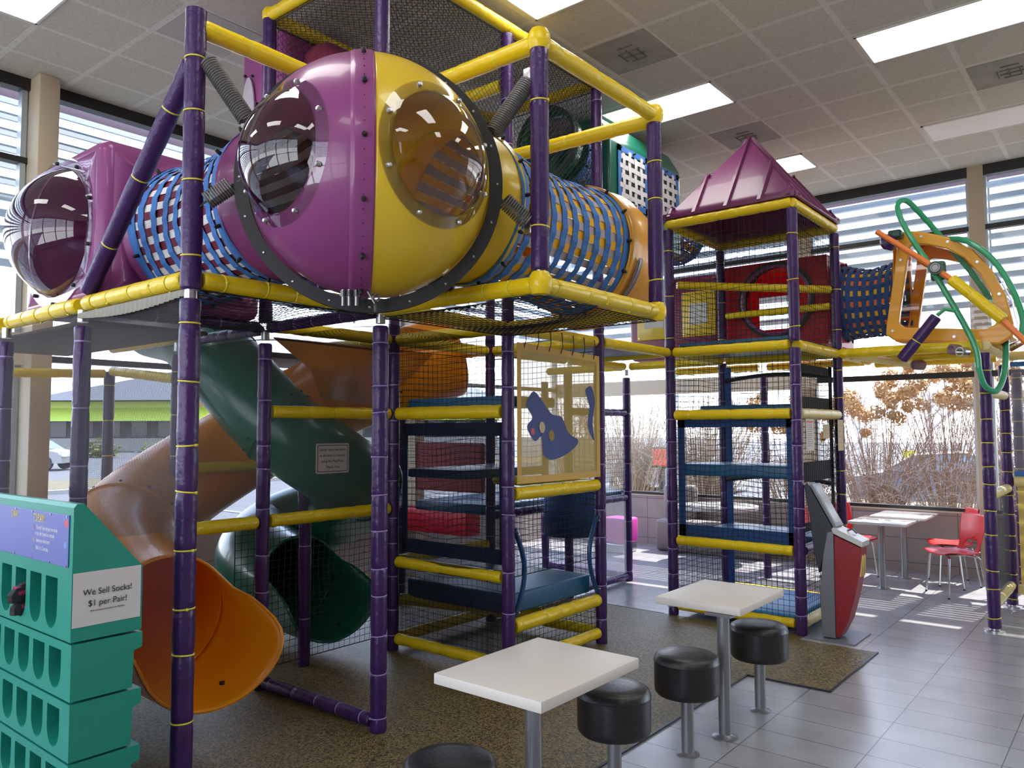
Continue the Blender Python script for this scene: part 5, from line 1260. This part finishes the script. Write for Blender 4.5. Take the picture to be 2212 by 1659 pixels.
# ================================================================== red chairs and wall tables
def red_chair(loc, rz, label):
    r = thing('red_chair', label, 'chair', loc, rz, group='red chairs by the far window')
    # facing +x; seat and back as one bent shell with oval hole in the back
    path = [(.22, .435), (.20, .450), (.10, .452), (-.04, .442), (-.14, .452), (-.19, .50), (-.215, .60), (-.24, .735), (-.258, .86)]
    wid = [.205, .22, .23, .23, .215, .185, .20, .22, .205]
    ns = 44; nv = 22; P = []
    def at(s):
        x = s * (len(path) - 1); i = min(int(x), len(path) - 2); q = x - i
        def cr(arr, c=None):
            gt = lambda j: (arr[min(max(j, 0), len(arr) - 1)] if c is None else arr[min(max(j, 0), len(arr) - 1)][c])
            p0, p1, p2, p3 = gt(i - 1), gt(i), gt(i + 1), gt(i + 2); return .5 * (2 * p1 + (-p0 + p2) * q + (2 * p0 - 5 * p1 + 4 * p2 - p3) * q * q + (-p0 + 3 * p1 - 3 * p2 + p3) * q ** 3)
        return cr(path, 0), cr(path, 1), cr(wid)
    vs = []; 
    for i in range(ns + 1):
        x, z, w_ = at(i / ns)
        for j in range(nv + 1):
            t = j / nv * 2 - 1; c = .022 * t * t
            b = i / ns
            vs.append(V((x + (c * 1.6 if b > .55 else 0), t * w_, z + (c if b < .55 else 0))))
    fs = []
    for i in range(ns):
        for j in range(nv):
            s_, t = (i + .5) / ns, (j + .5) / nv * 2 - 1
            if ((s_ - .655) / .085) ** 2 + (t / .62) ** 2 < 1: continue
            fs.append((i * (nv + 1) + j, (i + 1) * (nv + 1) + j, (i + 1) * (nv + 1) + j + 1, i * (nv + 1) + j + 1))
    g = G(); g.add(vs, fs); sh = g.build('seat_shell', REDP, r, local=True, solid=.009, ang=60)
    sm = sh.modifiers.new('smooth', 'SMOOTH'); sm.iterations = 2; sm.factor = .4
    for sx, sy in ((1, 1), (1, -1), (-1, 1), (-1, -1)):
        g = G(); g.tube([(sx * .10, sy * .03, .425), (sx * .155, sy * .17, .42), (sx * .165, sy * .185, .40), (sx * .20 - (.02 if sx < 0 else 0), sy * .215, .012)], .0095, 10); lg = g.build('leg', CHROME, r, local=True)
        g = G(); g.tube([(sx * .20 - (.02 if sx < 0 else 0), sy * .215, .014), (sx * .201 - (.02 if sx < 0 else 0), sy * .2155, 0)], .0125, 10); g.build('foot_cap', BLACKP, lg, local=True)
    g = G(); g.rbox((-.13, -.05, .418), (.13, .05, .432), .004); g.build('seat_bracket', POLEM, r, local=True)
    return r
ch = red_chair((-1.66, 9.57, 0), PI + .70, 'red chair with a hole in its back, nearest the purple right post')
dup(ch, (-1.80, 10.25, 0), PI + .45, 'red chair tucked behind the nearest right hand red chair')
dup(ch, (-2.86, 10.05, 0), -.55, 'red chair left of the window tables, its seat behind the table pole')
dup(ch, (-2.93, 9.42, 0), -.35, 'red chair mostly hidden behind the kiosk')
SHINY = mat('white_gloss', (.62, .60, .58), .12, coat=.5)
ped_table('window_table', 'white glossy table nearer the red kiosk, between red chairs', -2.66, 9.25, -2.06, 9.92, .745, (-2.36, 9.46), .03, 'white tables by the far window', SHINY)
ped_table('window_table', 'white glossy table close against the far window wall', -2.62, 10.0, -2.02, 10.72, .745, (-2.31, 10.25), .03, 'white tables by the far window', SHINY)
# booth table and seats behind the tower
r = thing('curved_bench', 'grey curved bench seat behind the lookout tower, by the window', 'bench', (-5.6, 10.2, 0))
g = G(); g.lathe((-4.6, 10.1, 0), [(.001, .74), (.55, .74), (.55, .70), (.001, .70)], 30); g.build('tabletop', SHINY, r)
g = G(); g.rbox((-5.7, 10.35, 0), (-4.1, 10.75, .46), .05); g.rbox((-5.7, 10.60, .4), (-5.2, 10.78, .95), .05); g.build('seat_base', mat('bench_grey', (.20, .18, .165), .6), r)
r = thing('pink_stool', 'bright pink cushioned cube stool with silver base by the back wall', 'stool', (-5.95, 9.9, 0))
PINK = mat('pink_vinyl', (.62, .06, .36), .4)
g = G(); g.rbox((-6.25, 9.7, .14), (-5.84, 10.12, .50), .04); g.build('cushion', PINK, r)
g = G(); g.rbox((-6.23, 9.72, 0), (-5.86, 10.10, .14), .02); g.build('base', STEEL, r)

# ================================================================== red kiosk
kk = thing('order_kiosk', 'slanted red and grey kiosk with tilted screen standing beside the tower', 'kiosk', (-2.1, 7.05, 0))
ya, yb = 6.90, 7.10; KG = mat('kiosk_grey', (.20, .21, .23), .45, .3); KB = mat('kiosk_dark', (.03, .035, .045), .45); KRED = mat('kiosk_red', (.30, .012, .02), .4); KW = mat('kiosk_white', (.62, .61, .60), .25)
def KP(poly, y0_, y1_, m, nm, parent=kk, bev=.004):
    g = G(); g.prism(poly, lambda a, b, t: V((a, y0_ + t, b)), y1_ - y0_); o = g.build(nm, m, parent, smooth=False)
    if bev: md = o.modifiers.new('soft', 'BEVEL'); md.width = bev; md.segments = 2
    return o
KP([(-2.34, 1.29), (-2.31, 1.315), (-2.10, .93), (-2.11, .85), (-2.15, .83), (-2.23, .55), (-2.27, .75), (-2.30, 1.05)], ya, yb, KB, 'back_arm')
KP([(-2.15, .90), (-2.10, .92), (-2.105, .02), (-2.21, .02), (-2.225, .40), (-2.19, .70)], ya - .008, yb + .008, KG, 'side_strut')
KP([(-2.10, .88), (-1.885, .79), (-1.90, .60), (-1.94, .40), (-2.0, .18), (-2.075, .03), (-2.105, .03)], ya + .01, yb - .01, KRED, 'red_body')
KP([(-2.115, .93), (-2.10, .95), (-1.865, .845), (-1.872, .80), (-2.10, .895)], ya - .01, yb + .01, KW, 'console_top')
sx = V((-.21, 0, .385)).normalized(); kn = V((.385, 0, .21)).normalized()
def KQ(o, l, y0_, y1_, th, m, nm, par=kk):
    g = G(); o = V(o); g.add([V((p.x, y, p.z)) for p in (o, o + sx * l, o + sx * l + kn * th, o + kn * th) for y in (y0_, y1_)], [(0, 2, 4, 6), (1, 7, 5, 3), (0, 1, 3, 2), (2, 3, 5, 4), (4, 5, 7, 6), (6, 7, 1, 0)]); return g.build(nm, m, par, smooth=False)
scb = KQ((-2.095, 0, .945), .40, ya - .006, yb + .006, .022, KG, 'screen_frame')
KQ(V((-2.095, 0, .945)) + sx * .03 + kn * .0222, .34, ya + .022, yb - .022, .002, mat('screen_face', (.30, .31, .33), .15), 'screen', scb)
g = G()   # arches mark on the narrow front face
def arch(y0_, y1_, zb_, h):
    pts = []
    for i in range(13):
        t = i / 12; pts.append((0, y0_ + (y1_ - y0_) * t, zb_ + h * (1 - abs(2 * t - 1) ** 2.4)))
    return pts
for a, b in ((ya + .035, ya + .095), (ya + .095, ya + .155)):
    pts = [V((-1.885 + .03 * (.72 - z) * -1.2 + .006 if False else -1.884 + (z - .79) * .085, y, z)) for _, y, z in arch(a, b, .55, .17)]
    g.tube(pts, .009, 6)
g.build('arches_mark', mat('mark_gold', (.75, .58, .22), .4), kk)
g = G(); g.bb((-2.34, 6.82, .0), (-1.93, 7.30, .012)); g.build('base_plate', KG, kk, smooth=False)
g = G(); g.tube([(-2.02, ya + .12, .915), (-1.98, ya + .12, .93), (-1.95, ya + .14, .895)], .008, 8); g.build('stylus', DSTEEL, kk)

# ================================================================== shoe rack
rk = thing('shoe_rack', 'stacked teal plastic shoe cubby rack at lower left', 'shoe rack', (-4.4, 1.5, 0))
xr, xl, yf, ybk = -3.44, -5.40, 1.37, 1.66
def slots(z1, z0_, first, parent, yfr, nm, pitch=.172, wslot=.125):
    """front panel with a row of U-shaped openings; the back of each opening is a pocket"""
    g = G(); x = first; xs = []
    while x > xl + .1: xs.append(x); x -= pitch
    zt = z1; n = 12; prevx = xr - .012
    for cx in xs:
        lft, rgt = cx - wslot / 2, cx + wslot / 2
        g.add([(rgt, yfr, z0_), (prevx, yfr, z0_), (prevx, yfr, z1), (rgt, yfr, z1)], [(0, 1, 2, 3)])
        r_ = wslot / 2; zb_ = z0_ + .045 + r_; ztop = z1 - .035
        arc = [(cx + r_ * math.cos(PI + PI * i / n), zb_ + r_ * math.sin(PI + PI * i / n) * 1.25) for i in range(n + 1)]
        lo_ = [(q[0], z0_) for q in arc]
        vs = [V((a, yfr, b)) for a, b in arc] + [V((a, yfr, b)) for a, b in lo_]; m_ = n + 1
        g.add(vs, [(i, i + 1, m_ + i + 1, m_ + i) for i in range(n)])
        g.add([(lft, yfr, ztop), (rgt, yfr, ztop), (rgt, yfr, z1), (lft, yfr, z1)], [(0, 1, 2, 3)])
        # pocket
        loop = [(rgt, ztop)] + [(a, b) for a, b in arc[::-1]] + [(lft, ztop)]; m_ = len(loop)
        vs = [V((a, yfr, b)) for a, b in loop] + [V((a * 1 + (cx - a) * .06, yfr + .22, b + .03)) for a, b in loop]
        g.add(vs, [(i, (i + 1) % m_, m_ + (i + 1) % m_, m_ + i) for i in range(m_)] + [tuple(range(m_, 2 * m_))])
        prevx = lft
    g.add([(xl, yfr, z0_), (prevx, yfr, z0_), (prevx, yfr, z1), (xl, yfr, z1)], [(0, 1, 2, 3)])
    return g.build(nm, PLT, parent, ang=30), xs
# top unit: profile in (y,z)
prof = [(yf, .925), (yf, 1.472), (yf + .012, 1.487), (yf + .04, 1.487), (yf + .26, 1.232), (ybk, 1.20), (ybk, .925)]
g = G(); k_ = len(prof); vs = [V((xr, a, b)) for a, b in prof] + [V((xl, a, b)) for a, b in prof]
g.add(vs, [(i, (i + 1) % k_, (i + 1) % k_ + k_, i + k_) for i in range(k_) if i != 0] + [tuple(range(k_))])
g.add([(xr, yf, 1.205), (xr, yf, 1.472), (xl, yf, 1.472), (xl, yf, 1.205)], [(0, 1, 2, 3)])
g.add([(xr - .0, yf, .925), (xr - .012, yf, .925), (xr - .012, yf, 1.205), (xr, yf, 1.205)], [(0, 1, 2, 3)])
tu = g.build('top_unit', PLT, rk, smooth=False)
slots(1.205, .925, -3.645, tu, yf, 'cubby_row')
tops = [(.915, .685), (.675, .445), (.435, .205), (.195, -.0)]
for i, (z1, z0_) in enumerate(tops):
    g = G(); inset = .006; xb = xr - .012
    pr_ = [(yf + .004, z0_), (yf + .004, z1), (ybk + .005, z1), (ybk + .005, z1 - .065), (ybk - .03, z1 - .075), (ybk - .035, max(z0_, 0))]
    k_ = len(pr_); g.add([V((xr, a, b)) for a, b in pr_] + [V((xl, a, b)) for a, b in pr_], [(j, (j + 1) % k_, (j + 1) % k_ + k_, j + k_) for j in range(k_) if j != 0] + [tuple(range(k_))])
    g.add([(xr, yf + .004, z0_), (xr - .012, yf + .004, z0_), (xr - .012, yf + .004, z1), (xr, yf + .004, z1)], [(0, 1, 2, 3)])
    un = g.build('stacking_unit', PLT, rk, smooth=False); slots(z1, z0_, -3.60, un, yf + .004, 'cubby_row')
# header panel, character left out
PANB = mat('panel_blue', (.12, .14, .42), .4); hx0, hx1, hz0, hz1 = -5.2, -3.475, 1.225, 1.44
hp_ = thing('rules_sign', 'blue play rules panel across the top of the teal shoe rack', 'sign', ((hx0 + hx1) / 2, yf - .004, hz0))
g = G(); g.rbox((hx0, yf - .005, hz0), (hx1, yf - .0005, hz1), .0015, n=1); g.build('board', PANB, hp_, smooth=False)
WHI = mat('letter_white', (.70, .70, .76), .6); LY = mat('letter_yellow', (.75, .60, .08), .6); LR = mat('letter_red', (.70, .08, .10), .6); LG = mat('letter_green', (.15, .50, .15), .6)
def ht(s, x, z, size, m, sx_=.62, al='LEFT'): text('lettering', s, size, m, frame4((x, yf - .0056, z), (1, 0, 0), (0, 0, 1)), hp_, al, .0003, sx_)
ht('TO PLAY!!!', -3.845, 1.392, .050, LY, .52); ht("'S WAY", -4.03, 1.392, .050, LY, .52, 'RIGHT')
for nm_, s1_, s2_, z, m in (('3.', 'Play safe! Enter the play area slowly,', "so you don't bump into anybody.", 1.368, LR), ('4.', 'Leave your shoes here!', None, 1.312, LY), ('5.', 'Kids 3 to 12 can play.', None, 1.280, LG)):
    ht(nm_, -3.845, z - .012, .034, m, .6); ht(s1_, -3.825 + .012, z - .008, .0255, WHI, .62)
    if s2_: ht(s2_, -3.825, z - .034, .0255, WHI, .62)
g = G()
for x, z, rr in ((-3.50, 1.405, .017), (-3.505, 1.315, .013)): g.lathe((x, yf - .0052, z), [(rr, 0), (.0005, .0006)], 20, mi=0 if z > 1.35 else 1, ax=(0, -1, 0))
g.build('printed_dots', [LR, mat('dot_blue', (.12, .30, .65), .5)], hp_)
g = G()
for x in (-3.49, -3.66, -3.86, -4.06):
    for z in (1.232, 1.433): g.tube([(x, yf - .004, z), (x, yf - .008, z)], .0045, 8)
g.build('screws', STEEL, hp_)
# paper sign on rack side
pp = thing('paper_sign', 'white paper sign on the teal rack side: We Sell Socks! $1 per Pair!', 'sign', (xr + .002, 1.51, 1.09))
g = G(); g.grid(lambda s, t: V((xr + .003 + .0015 * math.sin(7 * s + 2 * t), 1.372 + .279 * s, .982 + .222 * t)), 8, 6); g.build('sheet', PAPER, pp)
for s, sz, z in (('We Sell Socks!', .036, 1.108), ('$1 per Pair!', .036, 1.062), ('Socks are Required for play in the PlayPlace', .0085, 1.040)):
    text('lettering', s, sz, INK, frame4((xr + .0055, 1.513, z), (0, 1, 0), (0, 0, 1)), pp, 'CENTER', .0003, .93)
# pair of small shoes in a cubby
def shoe(o, label, rz=0, tilt=0):
    r = thing('sport_shoe', label, 'shoe', o, rz, group='black and pink shoes stuffed in one cubby')
    outl = [(-.0, -.10), (.025, -.09), (.034, -.05), (.028, 0), (.026, .05), (.024, .075), (0, .085), (-.024, .075), (-.026, .05), (-.028, 0), (-.034, -.05), (-.025, -.09)]
    Mx = Matrix.Rotation(tilt, 3, 'X')
    g = G(); g.prism(outl, lambda a, b, t: Mx @ V((a, b, t)), .018); g.build('sole', BLACKP, r, local=True)
    n_ = len(outl); rows = [(1, 1, .018), (.98, .98, .035), (.8, .86, .055), (.55, .62, .07)]
    vs = []
    for s_, l_, z in rows:
        for a, b in outl: vs.append(Mx @ V((a * s_, b * l_ + (0 if z < .04 else .022 * (z - .04) / .03), z + (.02 * max(0, b * 8) if z > .03 else 0))))
    g = G(); g.add(vs, [(i * n_ + j, i * n_ + (j + 1) % n_, (i + 1) * n_ + (j + 1) % n_, (i + 1) * n_ + j) for i in range(3) for j in range(n_)] + [tuple(range(3 * n_, 4 * n_))]); g.build('upper', mat('shoe_fabric', (.015, .013, .018), .8) if 'shoe_fabric' not in bpy.data.materials else bpy.data.materials['shoe_fabric'], r, local=True)
    g = G(); g.box(Mx @ V((.0, -.055, .060)), (.050, .022, .004), M=Mx); g.box(Mx @ V((.031, -.03, .036)), (.004, .06, .016), M=Mx); g.box(Mx @ V((-.031, -.03, .036)), (.004, .06, .016), M=Mx); g.build('pink_strap', mat('shoe_pink', (.42, .02, .10), .6) if 'shoe_pink' not in bpy.data.materials else bpy.data.materials['shoe_pink'], r, local=True)
shoe((-3.992 + .003, 1.42, 1.035), 'black and pink shoe, upper one poking out of the cubby', 0, .18)
shoe((-3.989, 1.43, .968), 'black and pink shoe, lower one wedged under the other', 0, .05)

texts_to_mesh()
